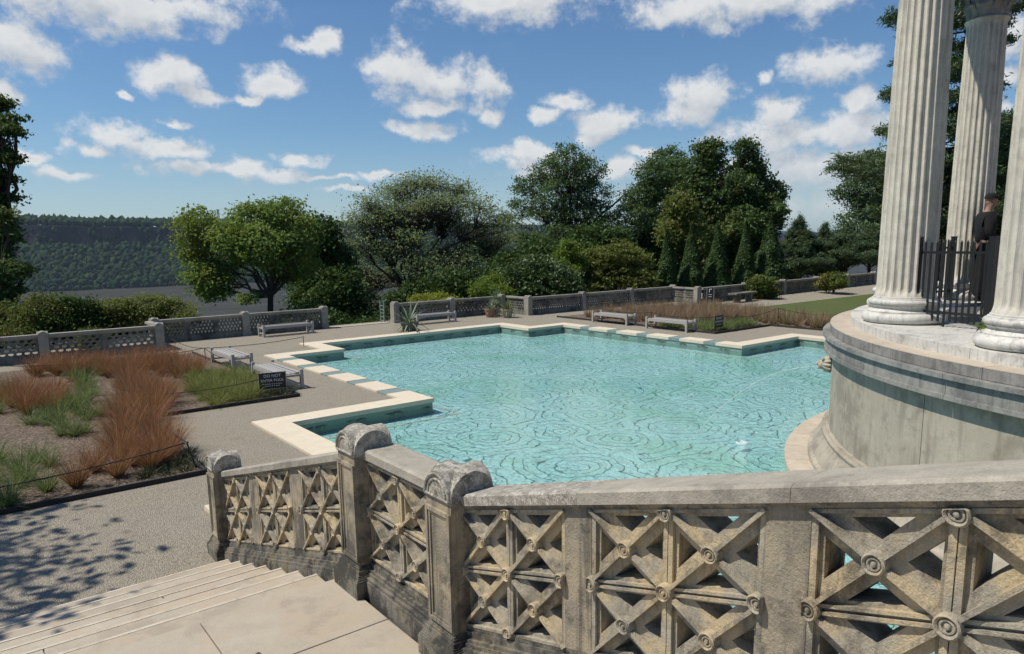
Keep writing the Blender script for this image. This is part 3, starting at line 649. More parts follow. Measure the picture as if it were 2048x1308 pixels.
shrub('dark_shrub', 'dark undergrowth behind the conical evergreens', [(1310,540,50,45),(1400,540,60,50),(1470,540,50,50),(1530,560,50,40),(1290,500,35,35),(1600,580,50,22),(1680,580,60,22),(1740,575,50,25)], 58, L['dark'], 80, 1300, crad=0.7, size=0.14)
shrub('dark_shrub', 'dark undergrowth at the foot of the leafy tree beside the gap in the wall', [(620,640,40,25),(665,655,40,25),(740,660,40,20),(570,650,30,16)], 33, L['dark'], 81, 600, crad=0.4, size=0.085)
shrub('flowering_shrub', 'bronze green shrub with white flowers on the terrace side of the right wall', [(1523,566,24,16),(1515,582,28,14),(1535,585,24,12)], 37.5, L['bush'], 82, 300, crad=0.2, size=0.055)
shrub('flowering_shrub', 'straggly shrub climbing over the far right wall', [(1665,556,22,9),(1655,570,20,10),(1680,566,16,9)], 40, L['bush'], 83, 160, crad=0.24, size=0.07)
shrub('climbing_shrub', 'leafy climber sprawling over the left far wall', [(185,670,22,16),(180,695,26,16),(200,705,18,12)], 22.6, L['bush'], 84, 230, crad=0.16, size=0.04)
fl = np.random.RandomState(9)

# ---------------------------------------------------------------- pool
cx_ = 12.72
def outline(o_):                                       # pool outline (cross shaped) grown outwards by o_
    p = PL
    return [(p['x0']-o_, p['y0']), (p['x0']-o_, p['y1']+o_), (p['ax0']-o_, p['y1']+o_), (p['ax0']-o_, p['y2']+o_), (p['bx0']-o_, p['y2']+o_), (p['bx0']-o_, p['y3']+o_),
            (p['bx1']+o_, p['y3']+o_), (p['bx1']+o_, p['y2']+o_), (p['ax1']+o_, p['y2']+o_), (p['ax1']+o_, p['y1']+o_), (p['x1']+o_, p['y1']+o_), (p['x1']+o_, p['y0'])]
pool = thing('swimming_pool', 'cross shaped turquoise mosaic pool with pale stone edging', 'pool', (cx_, 12, 0))
def floor_rects(mb, z):
    p = PL; rect(mb, p['x0'], p['x1'], p['y0'], p['y1'], z); rect(mb, p['ax0'], p['ax1'], p['y1'], p['y2'], z); rect(mb, p['bx0'], p['bx1'], p['y2'], p['y3'], z)
WZ, FZ = -0.15, -0.28
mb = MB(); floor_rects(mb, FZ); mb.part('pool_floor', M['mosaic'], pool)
mb = MB(); o0 = outline(0)
for i in range(len(o0)-1):
    (xa, ya), (xb, yb) = o0[i], o0[i+1]
    mb.add([(xa,ya,FZ),(xb,yb,FZ),(xb,yb,-0.055),(xa,ya,-0.055)], [(0,3,2,1)])
mb.part('pool_wall', M['walltile'], pool)
mb = MB(); oi = outline(-0.42); oj = outline(-0.37)
for i in range(len(oi)-1):
    (xa, ya), (xb, yb), (xc, yc), (xd, yd) = oi[i], oi[i+1], oj[i+1], oj[i]
    mb.add([(xa,ya,FZ+.006),(xb,yb,FZ+.006),(xc,yc,FZ+.006),(xd,yd,FZ+.006)], [(0,1,2,3)])
mb.part('border_line', M['coping'], pool)
# coping: slabs along each edge with hairline joints; inlaid teal slabs on the two long side edges
CW = 0.5; cz0, cz1 = -0.05, 0.035
cop = MB(); inl = MB()
def edge_run(p, q, nx_, ny_, ext0, ext1, inlay=False, n=None):
    """p->q inner edge, (nx_,ny_) outward; ext extend at ends"""
    p = Vector((*p, 0)); q = Vector((*q, 0)); d = (q-p).normalized(); p = p-d*ext0; q = q+d*ext1; Ln = (q-p).length; nn = Vector((nx_, ny_, 0))
    def slab(mb, a, b, z1, wi=-0.03, wo=CW):
        A = p+d*a; B = p+d*b
        pts = [A+nn*wi, B+nn*wi, B+nn*wo, A+nn*wo]
        area = sum(pts[i].x*pts[(i+1) % 4].y-pts[(i+1) % 4].x*pts[i].y for i in range(4))
        if area < 0: pts = pts[::-1]
        mb.prism([(v.x, v.y) for v in pts], cz0, z1)
    if inlay:
        ps = 0.0; k = 0; segs = []
        n_in = 5; il = 0.42; gap = (Ln-n_in*il)/(n_in+1)*1.0
        pos = 0
        for k in range(n_in+1):
            m_ = 2 if gap > 1.3 else 1
            for j in range(m_): slab(cop, pos+gap*j/m_+0.004, pos+gap*(j+1)/m_-0.004, cz1)
            pos += gap
            if k < n_in: ib_ = MB(); slab(ib_, pos+0.004, pos+il-0.004, cz1-0.008, -0.025); ib_.part('inlay', M['inlay'], pool); pos += il
    else:
        m_ = n or max(1, round(Ln/1.25))
        for j in range(m_): slab(cop, Ln*j/m_+0.0015, Ln*(j+1)/m_-0.0015, cz1)
p = PL
O = 0.0315
edge_run((p['x0'], p['y0']), (p['x0'], p['y1']), -1, 0, 0, CW, n=16)
edge_run((p['x0'], p['y1']), (p['ax0'], p['y1']), 0, 1, -O, 0-CW)
edge_run((p['ax0'], p['y1']), (p['ax0'], p['y2']), -1, 0, 0.03, CW, True)
edge_run((p['ax0'], p['y2']), (p['bx0'], p['y2']), 0, 1, -O, 0-CW)
edge_run((p['bx0'], p['y2']), (p['bx0'], p['y3']), -1, 0, 0.03, CW)
edge_run((p['bx0'], p['y3']), (p['bx1'], p['y3']), 0, 1, -O, CW)
edge_run((p['bx1'], p['y2']), (p['bx1'], p['y3']), 1, 0, 0.03, -O)
edge_run((p['bx1'], p['y2']), (p['ax1'], p['y2']), 0, 1, 0-CW, CW)
edge_run((p['ax1'], p['y1']), (p['ax1'], p['y2']), 1, 0, 0.03, -O, True)
edge_run((p['ax1'], p['y1']), (p['x1'], p['y1']), 0, 1, 0-CW, CW)
edge_run((p['x1'], p['y0']), (p['x1'], p['y1']), 1, 0, 0, -O, n=16)
cop.part('coping', M['coping'], pool)
mb = MB(); floor_rects(mb, WZ); w_ = mb.top('pool_water', M['water']); tag(w_, kind='structure')

# ---------------------------------------------------------------- temple
TC = (12.7, 0.2); TZ = 2.01
temple = thing('columned_temple', 'round open temple of fluted white marble columns on a stone drum at the pool edge', 'temple', (TC[0], TC[1], 0))
mb = MB(); mb.lathe([(5.9, -0.6), (6.22, -0.6), (6.22, -0.07), (5.9, -0.07)], TC+(0,), 160); mb.part('footing_wall', M['walltile'], temple, 60)
mb = MB(); k = 52
for i in range(k): mb.arcblock(TC, 5.90, 6.27, 2*math.pi*i/k+0.0006, 2*math.pi*(i+1)/k-0.0006, -0.07, 0.005, 4)
mb.part('ring_coping', M['ring'], temple, 40)
mb = MB(); mb.lathe([(5.93, 0.0), (5.955, 0.03), (5.95, 0.07), (5.93, 0.09), (5.90, 0.10), (5.885, 0.14), (5.86, 0.2), (5.82, 0.27), (5.775, 0.32), (5.77, 0.35), (5.78, 0.36), (5.78, 0.39), (5.74, 0.40), (5.73, 0.43), (5.60, 0.44)], TC+(0,), 200)
mb.part('base_moulding', M['drum'], temple, 50)
mb = MB(); core = MB(); core.lathe([(5.655, 0.3), (5.655, 1.6)], TC+(0,), 160)
core.part('drum_core', M['edging'], temple, 60)
k = 20; rsd = random.Random(4)
for i in range(k):
    a0 = 2*math.pi*(i+0.33)/k; a1 = a0+2*math.pi/k; g0 = 0.0007
    hs = rsd.choice([None, 0.82, 0.95, None]) if i not in (9,) else None
    if i == 10: hs = 0.86
    r1 = 5.69 if i != 9 else 5.705
    if hs: mb.arcblock(TC, 5.6, r1, a0+g0, a1-g0, 0.42, hs-0.003, 10); mb.arcblock(TC, 5.6, r1, a0+g0, a1-g0, hs+0.003, 1.56, 10)
    else: mb.arcblock(TC, 5.6, r1, a0+g0, a1-g0, 0.42, 1.56, 10)
mb.part('drum_wall', M['drum'], temple, 30)
mb = MB(); k = 26
for i in range(k):
    a0 = 2*math.pi*(i+0.1)/k+0.0005; a1 = 2*math.pi*(i+1.1)/k-0.0005
    mb.arcblock(TC, 5.5, 5.79, a0, a1, 1.575, 1.73, 8); mb.arcblock(TC, 5.5, 5.81, a0, a1, 1.533, 1.578, 8)
    mb.arcblock(TC, 5.5, 5.835, a0, a1, 1.738, 1.785, 8); mb.arcblock(TC, 5.5, 5.77, a0, a1, 1.73, 1.738, 8)
mb.part('cornice', M['cornice'], temple, 30)
mb = MB(); k = 22
for i in range(k): mb.arcblock(TC, 5.2, 5.74, 2*math.pi*(i+0.6)/k+0.0005, 2*math.pi*(i+1.6)/k-0.0005, 1.79, 1.893, 8)
mb.part('step_course', M['cornice'], temple, 30)
mb = MB()
for i in range(k): mb.arcblock(TC, 5.2, 5.742, 2*math.pi*(i+0.6)/k+0.0005, 2*math.pi*(i+1.6)/k-0.0005, 1.894, 1.902, 8)
mb.part('step_paving', M['ring'], temple, 30)
mb = MB(); k = 24
for i in range(k): mb.arcblock(TC, 4.3, 5.48, 2*math.pi*(i+0.2)/k+0.0004, 2*math.pi*(i+1.2)/k-0.0004, 1.90, TZ, 8)
mb.part('marble_kerb', M['marble'], temple, 30)
def disc(mb, r0, r1, z, n=96): mb.lathe([(r0, z), (r1, z)], TC+(0,), n)
mb = MB(); disc(mb, 0.0, 4.32, TZ-0.003); mb.part('mosaic_floor', stone('mosaic_floor', (0.36,0.32,0.29), (0.48,0.42,0.37), (0.3,0.28,0.27), 0.3, 3, 0, bs=0.1, warm=(0.46,0.34,0.28)), temple)
mb = MB(); disc(mb, 3.9, 4.3, TZ+0.002); disc(mb, 3.0, 3.08, TZ+0.002); mb.part('floor_border', simple('dark_mosaic', (0.08,0.085,0.09), 0.5, 0.3, 30), temple)
mb = MB()
for (dx, dy) in ((-2.6, 2.2), (-3.1, 1.0), (-1.6, 3.0), (-0.2, 3.4)):
    for rr_ in (0.42, 0.3):
        n_ = 40; c0 = (TC[0]+dx, TC[1]+dy, 0); mb.lathe([(rr_-0.05, TZ+0.006), (rr_, TZ+0.006)], c0, n_)
mb.part('floor_medallion', M['marble'], temple)
# fluted column
def flute_shaft():
    mb = MB(); NF = 24; ppf = 6; n = NF*ppf; z0, z1 = 0.335, 4.54; nz = 26; vs = []
    zs = [z0, z0+0.02, z0+0.05, z0+0.08, z0+0.12]+[z0+0.12+(z1-z0-0.24)*i/(nz-1) for i in range(1, nz)]+[z1-0.09, z1-0.05, z1-0.02, z1]
    for z in zs:
        f_ = (z-z0)/(z1-z0); r = 0.335-0.05*f_**1.6
        if f_ < 0.03: r += 0.02*(1-f_/0.03)**2
        if f_ > 0.985: r += 0.012*((f_-0.985)/0.015)
        dep = 0.026*min(1, max(0, (z-z0-0.03)/0.07))**0.5*min(1, max(0, (z1-0.03-z)/0.07))**0.5
        for j in range(n):
            u = (j % ppf)/ppf; w = 0 if u < 0.17 else math.sin((u-0.17)/0.83*math.pi)
            if j % ppf in (0, 1): w = 0
            rr_ = r-dep*max(0, w)**0.7; t = 2*math.pi*j/n; vs.append((rr_*math.cos(t), rr_*math.sin(t), z))
    fs = [(i*n+j, i*n+(j+1) % n, (i+1)*n+(j+1) % n, (i+1)*n+j) for i in range(len(zs)-1) for j in range(n)]
    mb.add(vs, fs); return mb
def arc(cx0, cz0_, r, a0, a1, n=6, sq=1.0): return [(cx0+r*math.cos(R(a0+(a1-a0)*i/n)), cz0_+r*sq*math.sin(R(a0+(a1-a0)*i/n))) for i in range(n+1)]
basep = [(0.0, 0.0), (0.42, 0.0)]+arc(0.425, 0.068, 0.066, -90, 90, 8)+[(0.425, 0.15), (0.405, 0.155), (0.385, 0.17), (0.375, 0.19), (0.38, 0.205), (0.40, 0.215), (0.405, 0.228)]+arc(0.385, 0.262, 0.036, -80, 85, 7)+[(0.385, 0.31), (0.365, 0.315), (0.365, 0.33), (0.34, 0.345), (0.2, 0.345)]
bm_base = MB(); bm_base.lathe(basep, n=56)
bm_shaft = flute_shaft()
bm_neck = MB(); bm_neck.lathe([(0.2, 4.53), (0.30, 4.53)]+arc(0.298, 4.555, 0.022, -80, 80, 5)+[(0.285, 4.585), (0.27, 4.59)], n=40)
cap = MB()
cap.lathe([(0.27, 4.58), (0.265, 4.75), (0.27, 4.95), (0.31, 5.12), (0.37, 5.2)], n=32)
def acanthus(mb, a, z0, h, r0, outw, wid):
    n = 7; rows = []
    for i in range(n+1):
        t = i/n; rr_ = r0+outw*t**2.6; z = z0+h*(t if t < 0.8 else 0.8+(t-0.8)*0.4-(t-0.8)**2*4)
        w = wid*(0.55+0.75*math.sin(min(1, t*1.15)*math.pi*0.75))*(1.0 if i % 2 else 0.82)
        if i == n: w *= 0.35; z -= 0.03
        rows.append((rr_, z, w))
    base_i = len(mb.v); vs = []
    for (rr_, z, w) in rows:
        for s_ in (-1, -0.5, 0, 0.5, 1):
            aa = a+s_*w/rr_; q = rr_-abs(s_)*0.012+(0.014 if s_ == 0 else 0); vs.append((q*math.cos(aa), q*math.sin(aa), z-abs(s_)*0.012))
    fs = [(i*5+j, i*5+j+1, (i+1)*5+j+1, (i+1)*5+j) for i in range(n) for j in range(4)]
    mb.add(vs, fs)
for i in range(8): acanthus(cap, 2*math.pi*i/8, 4.59, 0.26, 0.29, 0.13, 0.10)
for i in range(8): acanthus(cap, 2*math.pi*(i+0.5)/8, 4.60, 0.46, 0.285, 0.15, 0.10)
for i in range(4):
    a = math.pi/4+i*math.pi/2; d = Vector((math.cos(a), math.sin(a), 0)); pts = []; ra = []
    for k_ in range(16):
        t = k_/15*3.2*math.pi; q = 0.075*(1-k_/19); c0 = d*0.44+Vector((0, 0, 5.16)); pts.append(c0+d*(-math.cos(t)*q)+Vector((0, 0, math.sin(t)*q))); ra.append(0.022)
    cap.tube([d*0.30+Vector((0, 0, 4.95)), d*0.34+Vector((0, 0, 5.08))]+pts, [0.018, 0.022]+ra, 6)
for i in range(4): acanthus(cap, i*math.pi/2, 4.95, 0.26, 0.30, 0.08, 0.06)
ab = []
for i in range(4):
    a = math.pi/4+i*math.pi/2
    for s_ in (-0.09, 0.09): ab.append((0.56*math.cos(a+s_), 0.56*math.sin(a+s_)))
    am = a+math.pi/4
    for s_ in (-0.3, 0, 0.3): ab.append(((0.40+abs(s_)*0.12)*math.cos(am+s_), (0.40+abs(s_)*0.12)*math.sin(am+s_)))
cap.prism(ab, 5.24, 5.31)
angs = [181.5, 154.9, 127.2, 101.0, 75.1]+[75.1-25.4*k_ for k_ in range(1, 10)]
me_s, me_b, me_c, me_n = bm_shaft.mesh('shaft', smooth=35), bm_base.mesh('plinth', smooth=40), cap.mesh('capital', smooth=40), bm_neck.mesh('neck_ring', smooth=40)
TCo = temple.location
for k_, a in enumerate(angs):
    cc = (4.95*math.cos(R(a)), 4.95*math.sin(R(a)), TZ)
    sh = link('column', me_s, M['column'], temple, cc); sh.rotation_euler = (0, 0, R(a)+0.3*k_)
    for nm, me_, mt in (('column_base', me_b, M['marble']), ('capital', me_c, M['cornice']), ('neck_ring', me_n, M['column'])): link(nm, me_, mt, sh)
mb = MB(); mb.lathe([(4.66, 7.32), (5.34, 7.32), (5.34, 7.5), (5.37, 7.505), (5.37, 7.66), (5.40, 7.68), (5.40, 7.95), (5.5, 8.0), (5.62, 8.1), (5.62, 8.2), (4.66, 8.2), (4.66, 7.32)], TC+(0,), 120)
mb.part('entablature', M['cornice'], temple, 30)
# lion head spout and its thin jet on the pool side of the drum
la = R(131); ld = Vector((math.cos(la), math.sin(la), 0))
lp = onz(1652, 730, 1.22); 
def silhouette_angle(r):                               # where the drum turns out of the camera's sight on the left
    v = Vector((TC[0], TC[1], 0)); dd_ = v.length; return math.atan2(-v.y, -v.x)-math.acos(r/dd_)
la = silhouette_angle(5.7)
ld = Vector((math.cos(la), math.sin(la), 0)); lt = Vector((-ld.y, ld.x, 0)); lc = Vector((TC[0], TC[1], 1.27))+ld*5.70
import bmesh
def sph(mb, c, rx, n=8, m=12):
    c = Vector(c); pr_ = []
    vs = []; fs = []
    for i in range(n+1):
        th = math.pi*i/n
        for j in range(m):
            ph = 2*math.pi*j/m; vs.append((c.x+rx[0]*math.sin(th)*math.cos(ph), c.y+rx[1]*math.sin(th)*math.sin(ph), c.z+rx[2]*math.cos(th)))
    for i in range(n):
        for j in range(m): fs.append((i*m+j, i*m+(j+1) % m, (i+1)*m+(j+1) % m, (i+1)*m+j))
    mb.add(vs, fs)
mb = MB()
sph(mb, lc+ld*0.04, (0.10, 0.10, 0.12)); sph(mb, lc+ld*0.12+Vector((0,0,-.01)), (0.065, 0.065, 0.07)); sph(mb, lc+ld*0.17+Vector((0,0,.01)), (0.035, 0.035, 0.03)); sph(mb, lc+ld*0.16+Vector((0,0,-.055)), (0.035, 0.035, 0.022))
for k_ in range(12):
    t = 2*math.pi*k_/12; e = lt*math.cos(t)+Vector((0, 0, math.sin(t))); mb.tube([lc+ld*0.10+e*0.05, lc+ld*0.07+e*0.085, lc+ld*0.0+e*0.12], [0.03, 0.026, 0.014], 6)
for s_ in (-1, 1): sph(mb, lc+ld*0.11+lt*0.06*s_+Vector((0, 0, .075)), (0.022, 0.022, 0.028)); sph(mb, lc+ld*0.16+lt*0.03*s_+Vector((0, 0, .035)), (0.012, 0.012, 0.012))
mb.part('lion_head_spout', M['drum'], temple, 60)
m, N = newmat('falling_water'); out(N, N.n('ShaderNodeMixShader', {0: 0.45, 1: N.n('ShaderNodeBsdfTransparent').outputs[0], 2: N.n('ShaderNodeBsdfDiffuse', {'Color': (0.8,0.85,0.85,1)}).outputs[0]}).outputs[0]); M['jet'] = m
mb = MB(); pts = [lc+ld*(0.18+1.9*t)+Vector((0, 0, -0.05-1.42*t*t)) for t in [i/14 for i in range(15)]]; mb.tube(pts, 0.0045, 5)
o = mb.top('water_jet', M['jet'], 180); tag(o, 'thin jet of water arcing from the lion head spout into the pool', 'water jet')

fo = onz(1484, 886, WZ); mb = MB(); r_f = random.Random(5)
for k_ in range(1):
    a = r_f.uniform(0, 6.28); q = r_f.uniform(0, 1)**0.7; sph(mb, (fo.x, fo.y, WZ), (0.13, 0.08, 0.008), 8, 14)
mb.v = [tuple(Vector(p)+mnoise.noise_vector(Vector(p)*25)*0.05) for p in mb.v]
o = mb.top('water_foam', M['jet'], 180); tag(o, 'small patch of white bubbling water in the near part of the pool', 'foam')
# ---------------------------------------------------------------- iron fences between columns
def ironfence(P0, P1, label, zt=1.06, nb=12, longbar=None, post=True):
    P0 = Vector(P0); P1 = Vector(P1); t = thing('iron_fence', label, 'fence', P0, 0, 'black iron fences between the columns')
    d = P1-P0; Ln = d.length; u = d.normalized()
    for e in (P0, P1):
        mb = MB(); mb.bar(e, e+Vector((0, 0, zt)), 0.07, 0.07, u); mb.bar(e+Vector((0, 0, zt)), e+Vector((0, 0, zt+0.015)), 0.08, 0.08, u); mb.part('fence_post', M['iron'], t)
    for z in (0.17, zt-0.17):
        mb = MB(); mb.bar(P0+Vector((0, 0, z)), P1+Vector((0, 0, z)), 0.022, 0.03); mb.part('rail', M['iron'], t)
    for k_ in range(1, nb+1):
        q = P0+d*(k_/(nb+1)); mb = MB(); zb = 0.06 if k_ != longbar else 0.0
        mb.bar(q+Vector((0, 0, zb)), q+Vector((0, 0, zt-0.05)), 0.02, 0.02, u); mb.add([q+Vector((-.01,-.01,zt-.05)), q+Vector((.01,-.01,zt-.05)), q+Vector((.01,.01,zt-.05)), q+Vector((-.01,.01,zt-.05)), q+Vector((0,0,zt-.02))], [(0,1,4),(1,2,4),(2,3,4),(3,0,4)])
        mb.part('bar', M['iron'], t)
    return t
fa = onz(1829, 648, TZ); fb_ = onz(1972, 662, TZ)
ironfence(fa, fb_, 'black iron fence panel between the two nearest columns', nb=11, longbar=5)
def colpos(k_): a = R(angs[k_+1]); return Vector((TC[0]+4.95*math.cos(a), TC[1]+4.95*math.sin(a), TZ))
for k_, lab in ((2, 'black iron fence panel behind the first column'), (3, 'black iron fence panel behind the standing person')):
    A = colpos(k_); B = colpos(k_+1); u = (B-A).normalized(); ironfence(A+u*0.55, B-u*0.55, lab, nb=10)
A = colpos(1); B = colpos(2); u = (B-A).normalized(); ironfence(A+u*0.55, B-u*0.55, 'black iron fence panel hidden mostly by the first column', nb=10)

# ---------------------------------------------------------------- near staircase and balustrade
MB.worn = 0.0022                                        # old carved stone: slightly uneven arrises
stairs = thing('stone_staircase', 'pale stone steps going down from the landing to the gravel', 'steps', (-2, 4.3, 0))
WX = 1.885
def slab_row(y0, y1, z, joints, name='step'):
    mb = MB(); xsj = [-7.0]+joints+[WX]
    for i in range(len(xsj)-1):
        b_ = MB(); mb.box((xsj[i]+0.003, y0, z-0.11), (xsj[i+1]-0.003, y1, z+jr.uniform(-.001,.002)))
    nb_ = MB(); nb_.box((-7.0, y1-0.022, z-0.02), (WX-0.003, y1+0.003, z+0.0032)); nb_.part('nosing', M['nosing'], stairs)
    o_ = mb.part(name, M['step'], stairs)
    bv = o_.modifiers.new('bevel', 'BEVEL'); bv.width = 0.006; bv.segments = 2
    return o_
jr = random.Random(12)
NY = [4.33+0.365*i for i in range(8)]
for i in range(1, 8):
    z = 0.88-0.11*i; js = sorted([0.35+jr.uniform(-.25, .25)-0.13*i, -1.3+jr.uniform(-.3, .3), -3.2, -5.0]); slab_row(NY[i-1]-0.06, NY[i], z, js)
core = MB(); core.box((-7, -3, -0.2), (WX, 2.9, 0.76)); core.box((-7, 2.9, -0.2), (WX, 4.27, 0.77))
for i in range(7): core.box((-7, 4.27+0.365*i, -0.2), (WX, 4.27+0.365*(i+1), 0.765-0.11*(i+1)))
core.part('core', M['stone_base'], stairs)
mb = MB()
for (x0, x1) in ((-7, -5.2), (-5.2, -3.0), (-3.0, -1.0), (-1.0, 0.99), (0.99, WX)): mb.box((x0+0.003, 3.632, 0.77), (x1-0.003, 4.33, 0.88))
for (x0, x1) in ((-7, -4.6), (-4.6, -2.2), (-2.2, -0.2), (-0.2, WX)): mb.box((x0+0.003, 2.9, 0.76), (x1-0.003, 3.626, 0.879))
o = mb.part('landing', M['step'], stairs); bv = o.modifiers.new('bevel', 'BEVEL'); bv.width = 0.005; bv.segments = 2
for i in range(6):                                      # upper flight that the photograph was taken from
    z = 0.88+0.11*(i+1); y1 = 2.9-0.372*i; mb = MB(); mb.box((-7, -3, z-0.109), (WX, y1, z)); mb.part('step', M['step'], stairs)

SL = 0.295
def base1(Y): return 0.78-SL*(Y-4.37)
def base2(Y): return 0.88
def base4(Y): return 0.88+SL*(2.92-Y)
bal = thing('stone_balustrade', 'weathered carved stone balustrade with round topped posts following the steps', 'balustrade', (2.05, 4, 0))
def lattice(fb, Yc, w, hB, hT):
    """pierced panel: 2 x 2 squares each crossed corner to corner; centre at Yc"""
    mb = MB(); xf, xb = 1.992, 2.115; hm = (hB+hT)/2
    cells = [(Yc+w/2, Yc, hB, hm), (Yc, Yc-w/2, hB, hm), (Yc+w/2, Yc, hm, hT), (Yc, Yc-w/2, hm, hT)]
    def Pt(x, Y, h): return (x, Y, fb(Y)+h)
    for (ya, yb, ha, hb_) in cells:
        cor = [(ya, ha), (yb, ha), (yb, hb_), (ya, hb_)]; cen = ((ya+yb)/2, (ha+hb_)/2)
        for k_ in range(4):
            T = [cor[k_], cor[(k_+1) % 4], cen]; g_ = (sum(t[0] for t in T)/3, sum(t[1] for t in T)/3)
            sc = 0.43; sb = 0.37
            t1 = [(g_[0]+(t[0]-g_[0])*sc, g_[1]+(t[1]-g_[1])*sc) for t in T]
            t2 = [(g_[0]+(t[0]-g_[0])*sb, g_[1]+(t[1]-g_[1])*sb) for t in T]
            vs = [Pt(xf, *t) for t in T]+[Pt(xf+0.006, *t) for t in t1]+[Pt(xb, *t) for t in t2]+[Pt(xb, *t) for t in T]
            fs = []
            for a in range(3):
                b_ = (a+1) % 3; fs += [(a, 3+a, 3+b_, b_), (3+a, 6+a, 6+b_, 3+b_), (6+a, 9+a, 9+b_, 6+b_)]
            mb.add(vs, fs)
    def ridge(y0, h0, y1, h1, wd=0.015, pr=0.021):
        mb.bar(Pt(xf-pr*0.4, y0, h0), Pt(xf-pr*0.4, y1, h1), pr*2, wd, Vector((0, 0, 1)) if abs(y0-y1) > 1e-4 else Vector((0, 1, 0)))
    yl, yr = Yc+w/2, Yc-w/2
    for q in (-0.012, 0.012): ridge(yl, hm+q, yr, hm+q, 0.012, 0.010)
    mb.bar(Pt(xf-0.004, Yc+0.012, hB), Pt(xf-0.004, Yc+0.012, hT), 0.012, 0.02, Vector((0, 1, 0))); mb.bar(Pt(xf-0.004, Yc-0.012, hB), Pt(xf-0.004, Yc-0.012, hT), 0.012, 0.02, Vector((0, 1, 0)))
    for (ya, yb, ha, hb_) in cells: ridge(ya, ha, yb, hb_, 0.014); ridge(ya, hb_, yb, ha, 0.014)
    # frame bead
    ridge(yl-0.012, hB+0.006, yr+0.012, hB+0.006, 0.014, 0.014); ridge(yl-0.012, hT-0.006, yr+0.012, hT-0.006, 0.014, 0.014)
    for Y_ in (yl-0.008, yr+0.008): mb.bar(Pt(xf-0.005, Y_, hB), Pt(xf-0.005, Y_, hT), 0.014, 0.028, Vector((0, 1, 0)))
    # carved roundels
    nodes = [((ya+yb)/2, (ha+hb_)/2) for (ya, yb, ha, hb_) in cells]+[(Yc, hm), (Yc, hB+0.012), (Yc, hT-0.012), (yl-0.012, hm), (yr+0.012, hm)]
    for (Y_, h) in nodes:
        r = 0.034; pf = [(r, -0.02), (r, 0.018), (r*0.86, 0.023), (r*0.72, 0.018), (r*0.66, 0.010), (r*0.58, 0.017), (r*0.44, 0.017), (r*0.36, 0.008), (r*0.26, 0.010), (r*0.2, 0.02), (0.0, 0.022)]
        zc = fb(Y_)+h
        edge = lambda yy: min(max(yy, yr-0.003), yl+0.003)
        mb.lathe(pf, (0, 0, 0), 20, fn=lambda a, b__, c_: (xf-0.019-c_, edge(Y_+a), min(max(zc+b__, fb(Y_+a)+hB-0.003), fb(Y_+a)+hT+0.003)))
    return mb.part('lattice_panel', M['stone_lat'], bal, 30)
HB, HT = 0.228, 0.868
def slopebox(mb, x0, x1, Y0, Y1, fb, h0, h1, zfloor=None):
    """Y0>Y1; box following the slope, or down to zfloor"""
    def z(Y, h): return fb(Y)+h
    a = [(x0,Y1,zfloor if zfloor is not None else z(Y1,h0)), (x1,Y1,zfloor if zfloor is not None else z(Y1,h0)), (x1,Y0,zfloor if zfloor is not None else z(Y0,h0)), (x0,Y0,zfloor if zfloor is not None else z(Y0,h0)),
         (x0,Y1,z(Y1,h1)), (x1,Y1,z(Y1,h1)), (x1,Y0,z(Y0,h1)), (x0,Y0,z(Y0,h1))]
    mb.add(a, [(0,3,2,1),(4,5,6,7),(0,1,5,4),(1,2,6,5),(2,3,7,6),(3,0,4,7)])
def section(Y0, Y1, fb, panels, zfloor, capjoints):
    # plinth with mouldings
    mb = MB(); slopebox(mb, 1.905, 2.20, Y0, Y1, fb, 0, 0.105, zfloor)
    for (x0, h0, h1) in ((1.915, 0.108, 0.128), (1.935, 0.128, 0.150), (1.945, 0.150, 0.168), (1.965, 0.168, 0.205), (1.975, 0.205, HB-0.002)): slopebox(mb, x0, 2.16+(2.0-x0)*0.3, Y0, Y1, fb, h0, h1-0.0006)
    mb.part('plinth', M['stone_base'], bal)
    # pilasters between panels
    ys_ = [Y0]
    for (yc, w) in panels: ys_ += [yc+w/2, yc-w/2]
    ys_.append(Y1)
    for i in range(0, len(ys_), 2):
        a, b_ = ys_[i], ys_[i+1]
        if a-b_ > 0.003: mb = MB(); slopebox(mb, 1.978, 2.125, a, b_, fb, HB, HT+0.002); mb.part('pilaster', M['stone'], bal)
    for (yc, w) in panels: lattice(fb, yc, w, HB, HT)
    mb = MB(); slopebox(mb, 1.974, 2.13, Y0, Y1, fb, HT+0.0025, 0.893); slopebox(mb, 1.962, 2.145, Y0, Y1, fb, 0.882, 0.8935); mb.part('frieze', M['stone'], bal)
    cs_ = [Y0]+capjoints+[Y1]
    for i in range(len(cs_)-1):
        mb = MB(); a, b_ = cs_[i]-(0.0008 if i else 0), cs_[i+1]+0.0008
        prof_ = [(1.948, 0.896), (2.19, 0.896), (2.195, 0.905), (2.195, 0.945), (2.17, 0.955), (1.965, 0.955), (1.948, 0.944)]
        vs = [(x, a, fb(a)+h) for x, h in prof_]+[(x, b_, fb(b_)+h) for x, h in prof_]; n = len(prof_)
        mb.add(vs, [tuple(range(n)), tuple(range(n, 2*n))[::-1]]+[(j, n+j, n+(j+1) % n, (j+1) % n) for j in range(n)])
        mt = M['stone_lich'] if (fb is base4 and i == 0) else M['stone_cap']
        mb.part('rail_slab', mt, bal)
section(7.17, 4.22, base1, [(6.77, 0.80), (5.75, 0.80), (4.74, 0.80)], -0.1, [6.35, 5.35])
section(4.02, 3.13, base2, [(3.615, 0.79)], -0.1, [])
p4 = [(2.56, 0.79), (1.61, 0.79), (0.67, 0.79), (-0.28, 0.79), (-1.23, 0.79)]
section(2.94, -1.8, base4, p4, -0.1, [2.06, 1.12, 0.1, -0.9])
